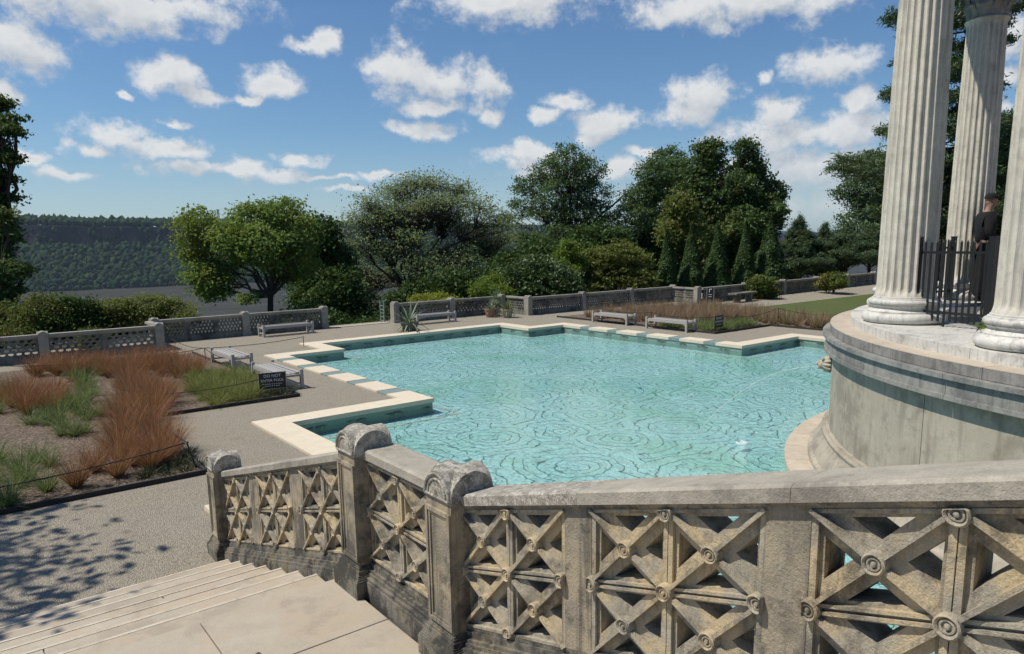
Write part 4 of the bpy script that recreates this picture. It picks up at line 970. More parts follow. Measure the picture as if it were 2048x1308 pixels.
def newel(Ya, Yb, zb, label=None):
    """post between Y=Yb..Ya (Ya>Yb) standing at zb, 1.07 high"""
    x0, x1 = 1.89, 2.15; ym = (Ya+Yb)/2; xm = (x0+x1)/2
    lo = MB(); B_ = lambda e, h0, h1: lo.box((x0-e, Yb-e, zb+h0), (x1+e, Ya+e, zb+h1))
    B_(0.052, -0.15, 0.105)
    n = 5
    for i in range(n): t0 = i/n; B_(0.048-0.030*t0, 0.105+0.05*t0, 0.105+0.05*(i+1)/n-0.0006)
    B_(0.022, 0.156, 0.170); B_(0.014, 0.1705, 0.185); B_(0.008, 0.1855, 0.197)
    pst = lo.part('newel_base', M['stone_base'], bal)
    sh = MB(); sh.box((x0, Yb, zb+0.197), (x1, Ya, zb+0.915))
    def framed(face):
        # raised nested frames on the -X face (face=0) and on the -Y face (face=1)
        if face == 0: a0, a1 = Yb, Ya; mk = lambda u0, u1, h0, h1, pr: sh.box((x0-pr, u0, zb+h0), (x0+0.01, u1, zb+h1))
        z0_, z1_ = 0.215, 0.865
        for (ins, w, pr) in ((0.004, 0.022, 0.014), (0.030, 0.012, 0.007)):
            mk(a0+ins, a0+ins+w, z0_+ins, z1_-ins, pr); mk(a1-ins-w, a1-ins, z0_+ins, z1_-ins, pr)
            mk(a0+ins+w, a1-ins-w, z0_+ins, z0_+ins+w, pr-0.0007); mk(a0+ins+w, a1-ins-w, z1_-ins-w, z1_-ins, pr-0.0007)
    framed(0)
    o_ = sh.part('newel_shaft', M['stone'], bal)
    cp = MB(); sz = zb+0.915; ry = (Ya-Yb)/2+0.004; rx = (x1-x0)/2+0.004; nn = 18
    # barrel along X (arched ends face -X/+X)
    pr1 = [(ym+ry*math.cos(math.pi*i/nn), sz+0.02+0.13*math.sin(math.pi*i/nn)) for i in range(nn+1)]+[(ym-ry, sz), (ym+ry, sz)]
    pr2 = [(xm+rx*math.cos(math.pi*i/nn), sz+0.02+0.131*math.sin(math.pi*i/nn)) for i in range(nn+1)]+[(xm-rx, sz), (xm+rx, sz)]
    k1 = len(pr1)
    cp.add([(x0-0.008, a, b_) for a, b_ in pr1]+[(x1+0.008, a, b_) for a, b_ in pr1], [tuple(range(k1))[::-1], tuple(range(k1, 2*k1))]+[(i, (i+1) % k1, k1+(i+1) % k1, k1+i) for i in range(k1)])
    cp.add([(a, Yb-0.010, b_) for a, b_ in pr2]+[(a, Ya+0.010, b_) for a, b_ in pr2], [tuple(range(k1)), tuple(range(k1, 2*k1))[::-1]]+[(i, k1+i, k1+(i+1) % k1, (i+1) % k1) for i in range(k1)])
    # half-round moulding on the -X arch
    for (r_, w_) in ((0.92, 0.009), (0.70, 0.006)):
        pts = [(x0-0.009, ym+ry*r_*math.cos(math.pi*i/nn), sz+0.018+0.13*r_*math.sin(math.pi*i/nn)) for i in range(nn+1)]
        cp.tube(pts, w_, 6)
    cp.tube([(x0-0.009, ym-ry*0.92, sz+0.014), (x0-0.009, ym+ry*0.92, sz+0.014)], 0.008, 6)
    cp.part('newel_cap', M['stone_lich'], bal, 40)
newel(7.385, 7.155, 0.0); newel(4.235, 4.0, 0.88); newel(3.155, 2.92, 0.88)
MB.worn = 0.0
lr = random.Random(21)
lmat = simple('dry_leaf', (0.10,0.065,0.035), 0.8, 0.5, 5)
for k_ in range(16):
    x_, y_ = lr.uniform(-1.2, 1.8), lr.uniform(3.0, 6.6); z_ = 0.885 if y_ < 4.3 else 0.885-0.11*(int((y_-4.33)/0.365)+1)
    q_ = lr.uniform(0.008, 0.02); a_ = lr.uniform(0, 6.28); mb = MB(); mb.add([(-q_,0,0),(0,-q_*.5,.004),(q_,0,.002),(0,q_*.5,.005)], [(0,1,2,3)])
    o = link('fallen_leaf', mb.mesh('fallen_leaf'), lmat, None, (x_, y_, z_)); o.rotation_euler = (0, 0, a_); tag(o, 'tiny dry brown leaf lying on the pale stone steps', 'leaf', 'dry leaves on the steps')
# pale kerb stone running on from the foot of the balustrade
mb = MB(); mb.box((2.17, 7.6, -0.05), (3.6, 8.75, 0.05)); mb.box((2.17, 6.9, -0.05), (3.6, 7.594, 0.05)); mb.top('kerb_stone', M['coping'])
tag(bpy.data.objects['kerb_stone'], 'pale stone slab on the gravel beside the lowest balustrade post', 'stone slab')

# ---------------------------------------------------------------- far pierced wall
def fretpanel(w=1.0, h=0.42, nxx=7, nzz=4, th=0.07):
    mb = MB(); cw = w/nxx; ch = h/nzz
    for j in range(nzz):
        offx = (j % 2)*0.5*cw
        k0 = nxx if j % 2 == 0 else nxx-1
        for sgn, y in ((0, -th/2), (1, th/2)):
            if j % 2:
                for xa, xb in ((0, offx), (w-offx, w)): mb.add([(xa,y,j*ch),(xb,y,j*ch),(xb,y,(j+1)*ch),(xa,y,(j+1)*ch)], [(0,1,2,3) if sgn == 0 else (3,2,1,0)])
        for i in range(k0):
            xc = offx+(i+0.5)*cw; zc = (j+0.5)*ch; n = 8; rx, rz_ = cw*0.36, ch*0.41
            outer = []
            for q in range(n):
                t = 2*math.pi*q/n; cx1, sz1 = math.cos(t), math.sin(t); mx = max(abs(cx1), abs(sz1)); outer.append((xc+cx1/mx*cw/2, zc+sz1/mx*ch/2))
            inner = [(xc+rx*math.cos(2*math.pi*q/n), zc+rz_*math.sin(2*math.pi*q/n)) for q in range(n)]
            vs = [(a, -th/2, b_) for a, b_ in outer]+[(a, -th/2, b_) for a, b_ in inner]+[(a, th/2, b_) for a, b_ in inner]+[(a, th/2, b_) for a, b_ in outer]
            fs = []
            for q in range(n):
                q2 = (q+1) % n; fs += [(q, q2, n+q2, n+q), (n+q, n+q2, 2*n+q2, 2*n+q), (2*n+q, 2*n+q2, 3*n+q2, 3*n+q)]
            mb.add(vs, fs)
    return mb.mesh('fret_panel')
FP = fretpanel()
FH = 0.76
def farwall(P0, P1, label, nb, pan=2, endposts=(True, True)):
    P0 = Vector((*P0, 0)); P1 = Vector((*P1, 0)); d = P1-P0; Ln = d.length; a = math.atan2(d.y, d.x)
    t = thing('pierced_stone_wall', label, 'wall', P0, a)
    pl = Ln/nb
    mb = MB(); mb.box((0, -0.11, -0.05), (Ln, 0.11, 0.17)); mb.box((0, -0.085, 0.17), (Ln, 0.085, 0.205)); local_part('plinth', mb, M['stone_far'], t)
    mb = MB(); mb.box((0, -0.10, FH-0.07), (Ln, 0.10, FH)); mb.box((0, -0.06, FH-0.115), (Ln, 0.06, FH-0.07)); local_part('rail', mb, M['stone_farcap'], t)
    pw = 0.24
    for i in range(nb+1):
        if (i == 0 and not endposts[0]) or (i == nb and not endposts[1]): continue
        x = i*pl; mb = MB(); mb.box((x-pw/2, -0.15, -0.05), (x+pw/2, 0.15, FH-0.04)); mb.box((x-pw/2-0.02, -0.17, -0.05), (x+pw/2+0.02, 0.17, 0.14))
        nn = 10
        for axis in (0, 1):
            if axis: pr_ = [(math.cos(math.pi*q/nn)*(pw/2+.004), math.sin(math.pi*q/nn)*0.12) for q in range(nn+1)]; vs = [(x+u, yy, FH-0.04+v_) for yy in (-0.155, 0.155) for u, v_ in pr_]
            else: pr_ = [(math.cos(math.pi*q/nn)*0.153, math.sin(math.pi*q/nn)*0.118) for q in range(nn+1)]; vs = [(x+xx, u, FH-0.04+v_) for xx in (-pw/2-.005, pw/2+.005) for u, v_ in pr_]
            k1 = nn+1; fs = [tuple(range(k1)), tuple(range(k1, 2*k1))[::-1]]+[(q, k1+q, k1+q+1, q+1) for q in range(nn)]
            mb.add(vs, fs)
        local_part('wall_post', mb, M['stone_farcap'], t, 40)
    for i in range(nb):
        xa = i*pl+pw/2; xb = (i+1)*pl-pw/2; wp = 0.13; Lp = (xb-xa-(pan-1)*wp)/pan
        for q in range(pan):
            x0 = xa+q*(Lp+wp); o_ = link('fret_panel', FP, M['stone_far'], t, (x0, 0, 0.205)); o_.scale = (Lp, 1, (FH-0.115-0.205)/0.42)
            if q < pan-1: mb = MB(); mb.box((x0+Lp, -0.05, 0.205), (x0+Lp+wp, 0.05, FH-0.115)); local_part('pilaster', mb, M['stone_far'], t)
    return t
YL, YM, YR = 23.85, 25.62, 23.75
farwall((-9.9, YL), (5.05, YL), 'pierced stone wall at the far left in front of the shrubs', 5)
farwall((5.3, YM-0.02), (11.15, YM-0.02), 'pierced stone wall left of the gap, behind the long bench', 2, 3)
farwall((5.1, YL+0.16), (5.1, YM-0.18), 'short cross wall joining the two left walls', 1, 1, (False, False))
farwall((14.05, 25.35), (19.4, 25.35), 'pierced stone wall right of the gap, behind the spiky plant', 2, 2)
farwall((19.62, 23.9), (19.62, 25.18), 'short cross wall beside the potted plants', 1, 1, (False, False))
farwall((19.62, YR), (29.2, YR), 'long pierced stone wall behind the pots and benches', 3, 3)
farwall((28.9, 22.0), (29.05, 23.58), 'short sunlit cross wall facing the pool', 1, 2, (True, False))
farwall((29.15, 21.95), (56.0, 23.0), 'long pierced stone wall at the far right behind the stone bench', 7, 3, (False, True))
mb = MB(); mb.box((11.4, 25.4, -0.05), (13.85, 25.75, 0.02)); mb.top('threshold_stone', M['step'])
tag(bpy.data.objects['threshold_stone'], 'pale stone threshold in the gap between the far walls', 'threshold')
t = thing('iron_gate', 'narrow grey iron gate leaf standing open at the left end of the right wall', 'gate', (13.78, 25.75, 0))
mb = MB()
for e in (0, 0.28): mb.box((13.78-0.02, 25.75+e-0.02, -0.3), (13.78+0.02, 25.75+e+0.02, 0.85))
mb.part('frame', M['inlay'], t)
for k_ in range(6):
    mb = MB(); mb.box((13.77, 25.77, -0.1+k_*0.15), (13.79, 26.01, -0.07+k_*0.15)); mb.part('bar', M['inlay'], t)

# ---------------------------------------------------------------- benches
def make_bench(Ln, label, loc, rz):
    t = thing('wooden_bench', label, 'bench', loc, rz, 'backless slatted wooden benches'); W_ = 0.46; H_ = 0.37; l = Ln/2; w = W_/2
    for sx in (-1, 1):
        for sy in (-1, 1):
            mb = MB(); mb.box((sx*l-0.035, sy*w-0.035, 0), (sx*l+0.035, sy*w+0.035, H_+0.055)); local_part('leg', mb, M['wood'], t)
            mb = MB(); mb.bar((sx*(l-0.03), sy*w, H_-0.16), (sx*(l-0.19), sy*w, H_-0.05), 0.03, 0.03); local_part('brace', mb, M['wood'], t)
    for k_ in range(5):
        y = -w+0.035+(W_-0.07)*k_/4; dip = 0.018*(1-(abs(k_-2)/2)**2)
        mb = MB(); mb.box((-l+0.03, y-0.037, H_-dip-0.02), (l-0.03, y+0.037, H_-dip)); local_part('slat', mb, M['wood'], t)
    for sy in (-1, 1): mb = MB(); mb.box((-l+0.036, sy*w-0.018, H_-0.095), (l-0.036, sy*w+0.018, H_-0.025)); local_part('apron', mb, M['wood'], t)
    for sx in (-1, 1):
        mb = MB(); mb.box((sx*l-0.018, -w+0.036, H_-0.09), (sx*l+0.018, w-0.036, H_-0.042)); local_part('apron', mb, M['wood'], t)
        mb = MB(); mb.box((sx*l-0.015, -w+0.036, 0.10), (sx*l+0.015, w-0.036, 0.14)); local_part('stretcher', mb, M['wood'], t)
    return t
b1 = make_bench(1.75, 'slatted wooden bench nearest the sign at the edge of the grass bed', (5.74, 15.93, 0), R(90))
copy_tree(b1, (5.75, 19.2, 0), R(90), 'slatted wooden bench behind the one with the sign, by the rope post')
copy_tree(b1, (19.85, 18.95, 0), R(90), 'slatted wooden bench across the pool, the farther of the two by the reddish grass')
copy_tree(b1, (19.75, 16.15, 0), R(90), 'slatted wooden bench across the pool, the nearer of the two by the low green grass')
copy_tree(b1, (9.36, 24.72, 0), 0, 'wooden bench along the far wall left of the gap')
copy_tree(b1, (15.1, 24.15, 0), 0, 'wooden bench along the far wall behind the spiky potted plant')
t = thing('stone_bench', 'plain grey stone bench in front of the far right wall', 'bench', (31.2, 21.0, 0), R(4))
mb = MB(); mb.box((-1.0, -0.24, 0.40), (1.0, 0.24, 0.47)); local_part('seat', mb, M['stone_far'], t)
for s_ in (-0.55, 0.55): mb = MB(); mb.box((s_-0.06, -0.17, 0), (s_+0.06, 0.17, 0.40)); local_part('leg', mb, M['stone_far'], t)

# ---------------------------------------------------------------- pots and spiky plants
def pot(name, label, loc, r, h, mat):
    t = thing(name, label, 'plant pot', loc); mb = MB()
    mb.lathe([(0, 0), (r*0.68, 0), (r*0.85, h*0.35), (r*0.97, h*0.8), (r*0.97, h*0.84), (r*1.06, h*0.85), (r*1.06, h), (r*0.92, h), (r*0.9, h*0.9), (0, h*0.9)], n=32)
    local_part('pot_body', mb, mat, t, 40)
    mb = MB(); mb.lathe([(0, h*0.905), (r*0.9, h*0.905)], n=24); local_part('soil', mb, M['mulch'], t)
    return t
def spiky(name, label, loc, n, Ln, wid, seed, droop=0.5, trunk=0.0, mat=None, low=0.3):
    rs_ = random.Random(seed); t = thing(name, label, 'plant', loc); mat = mat or M['agave']
    if trunk: mb = MB(); mb.tube([(0, 0, 0), (0.03, 0, trunk*0.5), (0, 0.02, trunk)], [0.05, 0.045, 0.05], 7); local_part('stem', mb, M['barkg'], t)
    mb = MB()
    for i in range(n):
        a = i*2.39996+rs_.uniform(-.2, .2); el = R(85-(85+low*70)*(i/n)**0.9) if n > 1 else 1.2; L_ = Ln*rs_.uniform(0.75, 1.1); k_ = 7
        d = Vector((math.cos(a)*math.cos(el), math.sin(a)*math.cos(el), math.sin(el))); side = Vector((-math.sin(a), math.cos(a), 0)); prev = None; vs = []
        p_ = Vector((0, 0, trunk))+Vector((math.cos(a), math.sin(a), 0))*0.02
        for j in range(k_+1):
            tt = j/k_; w = wid*(0.75+0.6*math.sin(tt*math.pi*0.6))*(1-tt**2.2)+0.002; vs += [p_-side*w, p_+Vector((0, 0, -w*0.35)), p_+side*w]
            d = (d+Vector((0, 0, -droop*0.09*(0.3+math.cos(el))))).normalized(); p_ = p_+d*(L_/k_)
        fs = []
        for j in range(k_): fs += [(j*3, j*3+1, j*3+4, j*3+3), (j*3+1, j*3+2, j*3+5, j*3+4)]
        mb.add(vs, fs)
    local_part('leaves', mb, mat, t, 60); return t
pot('plant_pot', 'round dark stone pot standing on the pool edging with a spiky plant', (12.95, 22.35, 0.0), 0.31, 0.34, simple('dark_pot', (0.10,0.10,0.085), 0.8, 0.4, 6))
spiky('spiky_agave', 'large spiky grey green plant in the round pot on the pool edging', (12.95, 22.35, 0.30), 62, 0.95, 0.022, 3, 1.3, low=0.75)
pot('plant_pot', 'terracotta pot, left of the group beside the far wall', (17.95, 24.25, 0), 0.22, 0.36, M['terracotta'])
spiky('small_agave', 'small pale rosette plant in the left terracotta pot', (17.95, 24.25, 0.33), 34, 0.34, 0.02, 4, 0.5)
pot('plant_pot', 'pale pot in front of the group beside the far wall', (18.35, 23.6, 0), 0.25, 0.36, M['stonepot'])
spiky('medium_agave', 'green and yellow rosette plant in the pale front pot', (18.35, 23.6, 0.33), 46, 0.50, 0.024, 5, 0.6, mat=leafmat('yucca_leaf', (0.09,0.14,0.03), (0.20,0.24,0.07), None, 0.15))
pot('plant_pot', 'plain pot at the back of the group under the tall plant', (18.45, 24.5, 0), 0.23, 0.34, M['stonepot'])
spiky('tall_yucca', 'tall shaggy headed plant on a short stem in the back pot', (18.45, 24.5, 0.30), 90, 0.50, 0.011, 6, 0.9, trunk=0.42, low=0.9)
sh_ = MB()

# ---------------------------------------------------------------- planting beds, lawn, edging
beds = MB()
rect(beds, -12, 2.56, 10.18, 22.3, 0.022); rect(beds, 2.56, 5.56, 14.28, 22.3, 0.022)
rect(beds, 19.9, 23.1, 14.4, 22.2, 0.022); rect(beds, 23.1, 27, 12.4, 20.4, 0.022); 
tag(beds.top('mulch_bed', M['mulch']), kind='structure')
lw = MB(); lw.add([(24.9,-20,.035),(100,-20,.035),(100,18.6,.035),(27.6,18.6,.035),(25.6,15,.035)], [(0,1,2,3,4)])
tag(lw.top('lawn', M['lawn']), kind='structure')
for q_, (a, b_) in enumerate( (((-12, 10.16), (2.58, 10.16)), ((2.58, 10.16), (2.58, 14.26)), ((2.58, 14.26), (5.58, 14.26)), ((5.58, 14.26), (5.58, 22.3)), ((19.88, 14.38), (23.08, 14.38)), ((19.88, 14.38), (19.88, 22.2)), ((23.08, 12.38), (23.08, 14.38)), ((23.08, 12.38), (26, 12.38)))):
    if q_ in (0, 4): ed = thing('bed_edging', 'low dark edging strip round the '+('left planting beds' if q_ == 0 else 'planting bed across the pool'), 'garden edging', (*a, 0))
    eb = MB(); eb.bar((*a, 0.03), (*b_, 0.03), 0.035, 0.075); eb.part('strip', M['edging'], ed)


# grass clumps
def clump_mesh(name, n, h, spread, wid, seed, r0=0.05, curve=0.5, segs=4):
    rs_ = np.random.RandomState(seed); V = []
    a = rs_.uniform(0, 6.283, n); q = np.sqrt(rs_.uniform(0, 1, n)); ph = rs_.uniform(0, 6.283, n)
    p_ = np.stack([np.cos(ph), np.sin(ph), np.zeros(n)], 1)*r0*q[:, None]
    a = ph+rs_.randn(n)*0.5
    lean = spread*(0.15+0.85*q)*rs_.uniform(0.7, 1.2, n); Ln = h*rs_.uniform(0.6, 1.15, n)
    d = np.stack([np.cos(a)*np.sin(lean), np.sin(a)*np.sin(lean), np.cos(lean)], 1)
    fa_ = rs_.uniform(0, 6.283, n); side = np.stack([np.cos(fa_), np.sin(fa_), np.zeros(n)], 1)
    prev = None; w = np.full((n, 1), wid); Vq = []
    for j in range(segs+1):
        t = j/segs; ww = wid*(1-t*0.85); cur_ = (p_-side*ww, p_+side*ww)
        if prev is not None: Vq.append(np.stack([prev[0], prev[1], cur_[1], cur_[0]], 1))
        prev = cur_
        d = d+np.array([0, 0, -1])*curve*0.22*(0.3+np.sin(lean))[:, None]+rs_.randn(n, 3)*0.05; d /= np.linalg.norm(d, axis=1)[:, None]
        p_ = p_+d*(Ln/segs)[:, None]
    Vq = np.stack(Vq, 1)                                # n, segs, 4, 3
    return quad_mesh(name, Vq.reshape(-1, 3))
def inpoly(x, y, P_):
    c = False; j = len(P_)-1
    for i in range(len(P_)):
        if (P_[i][1] > y) != (P_[j][1] > y) and x < (P_[j][0]-P_[i][0])*(y-P_[i][1])/(P_[j][1]-P_[i][1])+P_[i][0]: c = not c
        j = i
    return c
def scatter(poly, sp, seed, jit=0.3):
    r_ = random.Random(seed); xs_ = [p_[0] for p_ in poly]; ys_ = [p_[1] for p_ in poly]; o_ = []
    y = min(ys_); row = 0
    while y < max(ys_):
        x = min(xs_)+(row % 2)*sp/2
        while x < max(xs_):
            px, py = x+r_.uniform(-jit, jit)*sp, y+r_.uniform(-jit, jit)*sp
            if inpoly(px, py, poly): o_.append((px, py))
            x += sp
        y += sp*0.86; row += 1
    return o_
def grasses(name, label, cat, group, polys, sp, meshes, mat, seed, smin=0.85, smax=1.15, z=0.02, jit=0.3):
    r_ = random.Random(seed); n = 0
    for q, poly in enumerate(polys):
        for (x, y) in scatter(poly, sp, seed+q, jit):
            s = r_.uniform(smin, smax); o_ = link(name, meshes[n % len(meshes)], mat, None, (x, y, z)); o_.rotation_euler = (0, 0, r_.uniform(0, 6.28)); o_.scale = (s, s, s*r_.uniform(0.9, 1.1))
            tag(o_, label, cat, group); n += 1
    return n
RUST = [clump_mesh('rust_clump', 300, 0.62, 0.68, 0.0042, 100+i, 0.05, 0.75) for i in range(3)]
GRN = [clump_mesh('green_tuft', 170, 0.42, 0.95, 0.0042, 110+i, 0.05, 0.7) for i in range(3)]
LIM = [clump_mesh('lime_tuft', 200, 0.40, 1.05, 0.0045, 120+i, 0.10, 0.8) for i in range(3)]
for me_ in RUST: me_.materials.append(L['rust'])
for me_ in GRN: me_.materials.append(L['green'])
for me_ in LIM: me_.materials.append(L['limegrass'])
def pxpoly(P_): return [tuple(onz(x, y, 0)[:2]) for x, y in P_]
n1_ = grasses('rust_grass_clump', 'rust red upright grass clump in the left planting bed', 'ornamental grass', 'rust red grass clumps in the left bed',
        [pxpoly([(118,962),(150,990),(268,968),(330,945),(372,905),(352,868),(270,862),(200,900)]), pxpoly([(225,862),(350,832),(345,792),(290,765),(235,768),(215,820)]),
         pxpoly([(22,792),(30,838),(138,830),(140,792)]), pxpoly([(170,738),(175,752),(240,762),(330,760),(400,756),(400,738),(300,730)]), pxpoly([(60,757),(158,757),(160,736),(80,738)])], 0.47, RUST, L['rust'], 200, 0.85, 1.12)
n2_ = grasses('green_grass_tuft', 'soft green grass tuft between the rust red clumps', 'ornamental grass', 'green grass tufts in the left bed',
        [pxpoly([(62,850),(130,905),(160,890),(200,850),(190,800),(200,760),(135,755),(145,800)]), pxpoly([(-60,990),(20,1020),(125,1000),(110,935),(60,915),(-60,930)]), pxpoly([(0,790),(30,830),(0,835),(-40,830),(-40,790)])], 0.47, GRN, L['green'], 210, 0.8, 1.2)
n3_ = grasses('lime_grass_tuft', 'low lime green grass tuft near the pool sign', 'ornamental grass', 'lime green grass tufts beside the benches',
        [pxpoly([(368,770),(380,792),(440,815),(515,800),(522,772),(500,752),(400,752)])], 0.36, LIM, L['limegrass'], 220, 0.85, 1.2)
RF = [clump_mesh('rust_clump_far', 110, 0.50, 0.6, 0.007, 130+i, 0.10, 0.3, 3) for i in range(3)]
GF = [clump_mesh('green_tuft_far', 100, 0.30, 1.0, 0.008, 140+i, 0.12, 0.6, 3) for i in range(2)]
for me_ in RF: me_.materials.append(L['rustfar'])
for me_ in GF: me_.materials.append(L['green'])
n4_ = grasses('faded_grass_clump', 'faded reddish brown grass clump in the bed across the pool', 'ornamental grass', 'faded reddish grass clumps across the pool',
        [[(20.3,18.0),(20.6,21.3),(24.5,21.2),(27.2,19.4),(25.4,15.5),(24.9,12.6),(23.3,12.6),(23.4,15.8),(21.5,16.6)]], 0.52, RF, L['rustfar'], 230, 0.85, 1.15)
n5_ = grasses('low_green_tuft', 'low green grass tuft in front of the reddish bed across the pool', 'ornamental grass', 'low green tufts across the pool',
        [[(20.1,14.6),(20.1,17.3),(21.4,16.4),(23.3,15.6),(23.0,14.6)]], 0.36, GF, L['green'], 240)
# low dark ground plants at the bed corners
GC = [clump_mesh('low_plant', 60, 0.16, 1.2, 0.010, 150+i, 0.09, 0.7, 2) for i in range(2)]
dk = leafmat('dusky_leaf', (0.035,0.045,0.025), (0.10,0.11,0.07), None, 0.2)
for me_ in GC: me_.materials.append(dk)
n6_ = grasses('low_plant', 'small dusky low plant at the corner of the left bed', 'plant', 'small dusky plants at the bed corners', [pxpoly([(275,965),(405,948),(385,905),(300,925)])], 0.26, GC, dk, 250)
n7_ = grasses('low_plant', 'small dusky low plant under the pool sign', 'plant', 'small dusky plants under the pool sign', [pxpoly([(515,805),(590,790),(570,772),(520,778)])], 0.22, GC, dk, 260)
n8_ = grasses('low_plant', 'small dusky low plant at the front of the bed across the pool', 'plant', 'small dusky plants across the pool', [[(20.1,14.5),(20.1,15.2),(23.0,15.0),(23.0,14.5)]], 0.28, GC, dk, 270)
print('clumps', n1_, n2_, n3_, n4_, n5_, n6_, n7_, n8_)

# ---------------------------------------------------------------- rope barriers
def stake(x, y, h, label, tilt=(0, 0)):
    t = thing('rope_stake', label, 'stake', (x, y, 0), 0, 'thin iron stakes round the beds'); mb = MB(); tp = Vector((tilt[0], tilt[1], h))
    mb.tube([(0, 0, -0.05), tp], 0.011, 6); local_part('rod', mb, M['iron'], t); mb = MB()
    mb.tube([tp+Vector((0.025*math.cos(k_*0.9), 0.025*math.sin(k_*0.9), 0.0)) for k_ in range(8)], 0.006, 5); local_part('loop', mb, M['iron'], t)
    return Vector((x, y, 0))+tp
def rope(A, B, sag, label):
    A = Vector(A); B = Vector(B); pts = [A.lerp(B, i/14)-Vector((0, 0, sag*4*(i/14)*(1-i/14))) for i in range(15)]
    mb = MB(); mb.tube(pts, 0.009, 5); o_ = mb.top('barrier_rope', M['rope'], 180); tag(o_, label, 'rope'); return o_
s1 = stake(2.55, 10.45, 0.40, 'leaning iron stake at the near corner of the left bed', (-0.10, 0.06))
s2 = stake(2.66, 13.6, 0.26, 'short iron stake at the inner corner of the left bed')
s3 = stake(2.68, 15.1, 0.32, 'iron stake among the rust red clumps')
s4 = stake(5.35, 20.12, 0.42, 'iron stake left of the benches')
s5 = stake(5.30, 14.85, 0.40, 'iron stake behind the pool sign')
s6 = stake(-2.3, 10.5, 0.40, 'iron stake beyond the left edge of the near bed')
s7 = stake(0.6, 20.9, 0.40, 'iron stake at the far side of the left bed')
s8 = stake(8.62, 21.4, 0.30, 'short iron stake beside the far left corner of the pool')
rope(s6, s1, 0.16, 'dark rope slung along the front of the near left bed'); rope(s1, s2, 0.05, 'short dark rope at the near corner of the left bed')
rope(s3, s5, 0.10, 'dark rope slung in front of the lime green tufts to the sign'); rope(s7, s4, 0.15, 'dark rope along the far side of the left bed')
rope(s4, s8, 0.06, 'long dark rope from the benches to the far pool corner'); rope(s4, Vector((5.3, 24.0, 0.42)), 0.12, 'dark rope running back to the far wall')
rope(s4, Vector((5.65, 18.4, 0.33)), 0.12, 'dark rope slung from the stake to the rear bench')
q1 = stake(20.15, 20.1, 0.48, 'leaning iron stake left of the benches across the pool', (0.12, 0.1)); q2 = stake(20.3, 17.5, 0.48, 'iron stake between the two benches across the pool')
q3 = stake(21.45, 15.2, 0.42, 'iron stake at the white lettered sign across the pool'); q4 = stake(23.45, 14.3, 0.62, 'tall iron stake right of the sign across the pool'); q5 = stake(25.5, 12.5, 0.45, 'iron stake near the temple drum across the pool')
rope(q1, q2, 0.08, 'dark rope between the first stakes across the pool'); rope(q2, q3, 0.12, 'dark rope behind the nearer bench across the pool'); rope(q3, q4, 0.14, 'dark rope right of the sign across the pool'); rope(q4, q5, 0.16, 'dark rope running towards the temple across the pool')

# ---------------------------------------------------------------- signs
def text_mesh(s, size, ext=0.002):
    cu = bpy.data.curves.new('t', 'FONT'); cu.body = s; cu.size = size; cu.extrude = ext; cu.align_x = 'CENTER'; cu.align_y = 'CENTER'
    o_ = bpy.data.objects.new('t', cu); col.objects.link(o_); dg = bpy.context.evaluated_depsgraph_get(); me = bpy.data.meshes.new_from_object(o_.evaluated_get(dg))
    bpy.data.objects.remove(o_, do_unlink=True); bpy.data.curves.remove(cu); return me
def lettering(parent, s, size, pos, rx=R(90)):
    me = text_mesh(s, size); me.name = 'lettering'; o_ = link('lettering', me, M['white'], parent, pos); o_.rotation_euler = (rx, 0, 0); return o_
def smallprint(parent, w, z, n, h, y=0.0145):
    """lines too small to be read in the photograph: rows of short pale strokes"""
    mb = MB(); r_ = random.Random(int(z*1000)); x = -w/2
    for k_ in range(n):
        L_ = w/n*r_.uniform(0.6, 0.85); mb.box((x, -y-0.001, z-h/2), (x+L_, -y+0.001, z+h/2)); x += w/n
    local_part('small_print', mb, M['white'], parent)
sp_ = onz(547, 792, 0.0); dv = (Vector((EYE.x, EYE.y, 0))-Vector((sp_.x, sp_.y, 0))).normalized()
face = math.atan2(dv.y, dv.x)+math.pi/2+R(6)
t = thing('pool_sign', 'small black board reading DO NOT ENTER POOL beside the bench', 'sign', (sp_.x, sp_.y, 0), face)
mb = MB(); mb.box((-0.27, -0.012, 0.16), (0.27, 0.012, 0.50)); local_part('board', mb, M['signblack'], t)
mb = MB()
for (a, b_) in (((-0.275, 0.152), (0.275, 0.163)), ((-0.275, 0.497), (0.275, 0.508)), ((-0.278, 0.152), (-0.267, 0.508)), ((0.267, 0.152), (0.278, 0.508))): mb.box((a[0], -0.016, a[1]), (b_[0], 0.016, b_[1]))
local_part('frame', mb, simple('grey_metal', (0.35,0.35,0.34), 0.4, 0.2, 9), t)
mb = MB(); mb.tube([(0.24, 0.02, 0), (0.24, 0.02, 0.45)], 0.01, 6); mb.tube([(-0.24, 0.02, 0), (-0.24, 0.02, 0.45)], 0.01, 6); local_part('leg', mb, M['iron'], t)
lettering(t, 'DO NOT', 0.085, (0, -0.0145, 0.43)); lettering(t, 'ENTER POOL', 0.078, (0, -0.0145, 0.335)); smallprint(t, 0.40, 0.262, 9, 0.010); smallprint(t, 0.30, 0.222, 7, 0.010)
sp_ = onz(1437, 664, 0.0)
t = thing('pool_sign', 'small black board with white lettering seen edge on in the bed across the pool', 'sign', (sp_.x, sp_.y, 0), math.atan2(-sp_.y, -sp_.x)+math.pi/2+R(62))
mb = MB(); mb.box((-0.27, -0.012, 0.16), (0.27, 0.012, 0.56)); local_part('board', mb, M['signblack'], t)
mb = MB(); mb.tube([(0.2, 0.02, 0), (0.2, 0.02, 0.5)], 0.01, 6); mb.tube([(-0.2, 0.02, 0), (-0.2, 0.02, 0.5)], 0.01, 6); local_part('leg', mb, M['iron'], t)
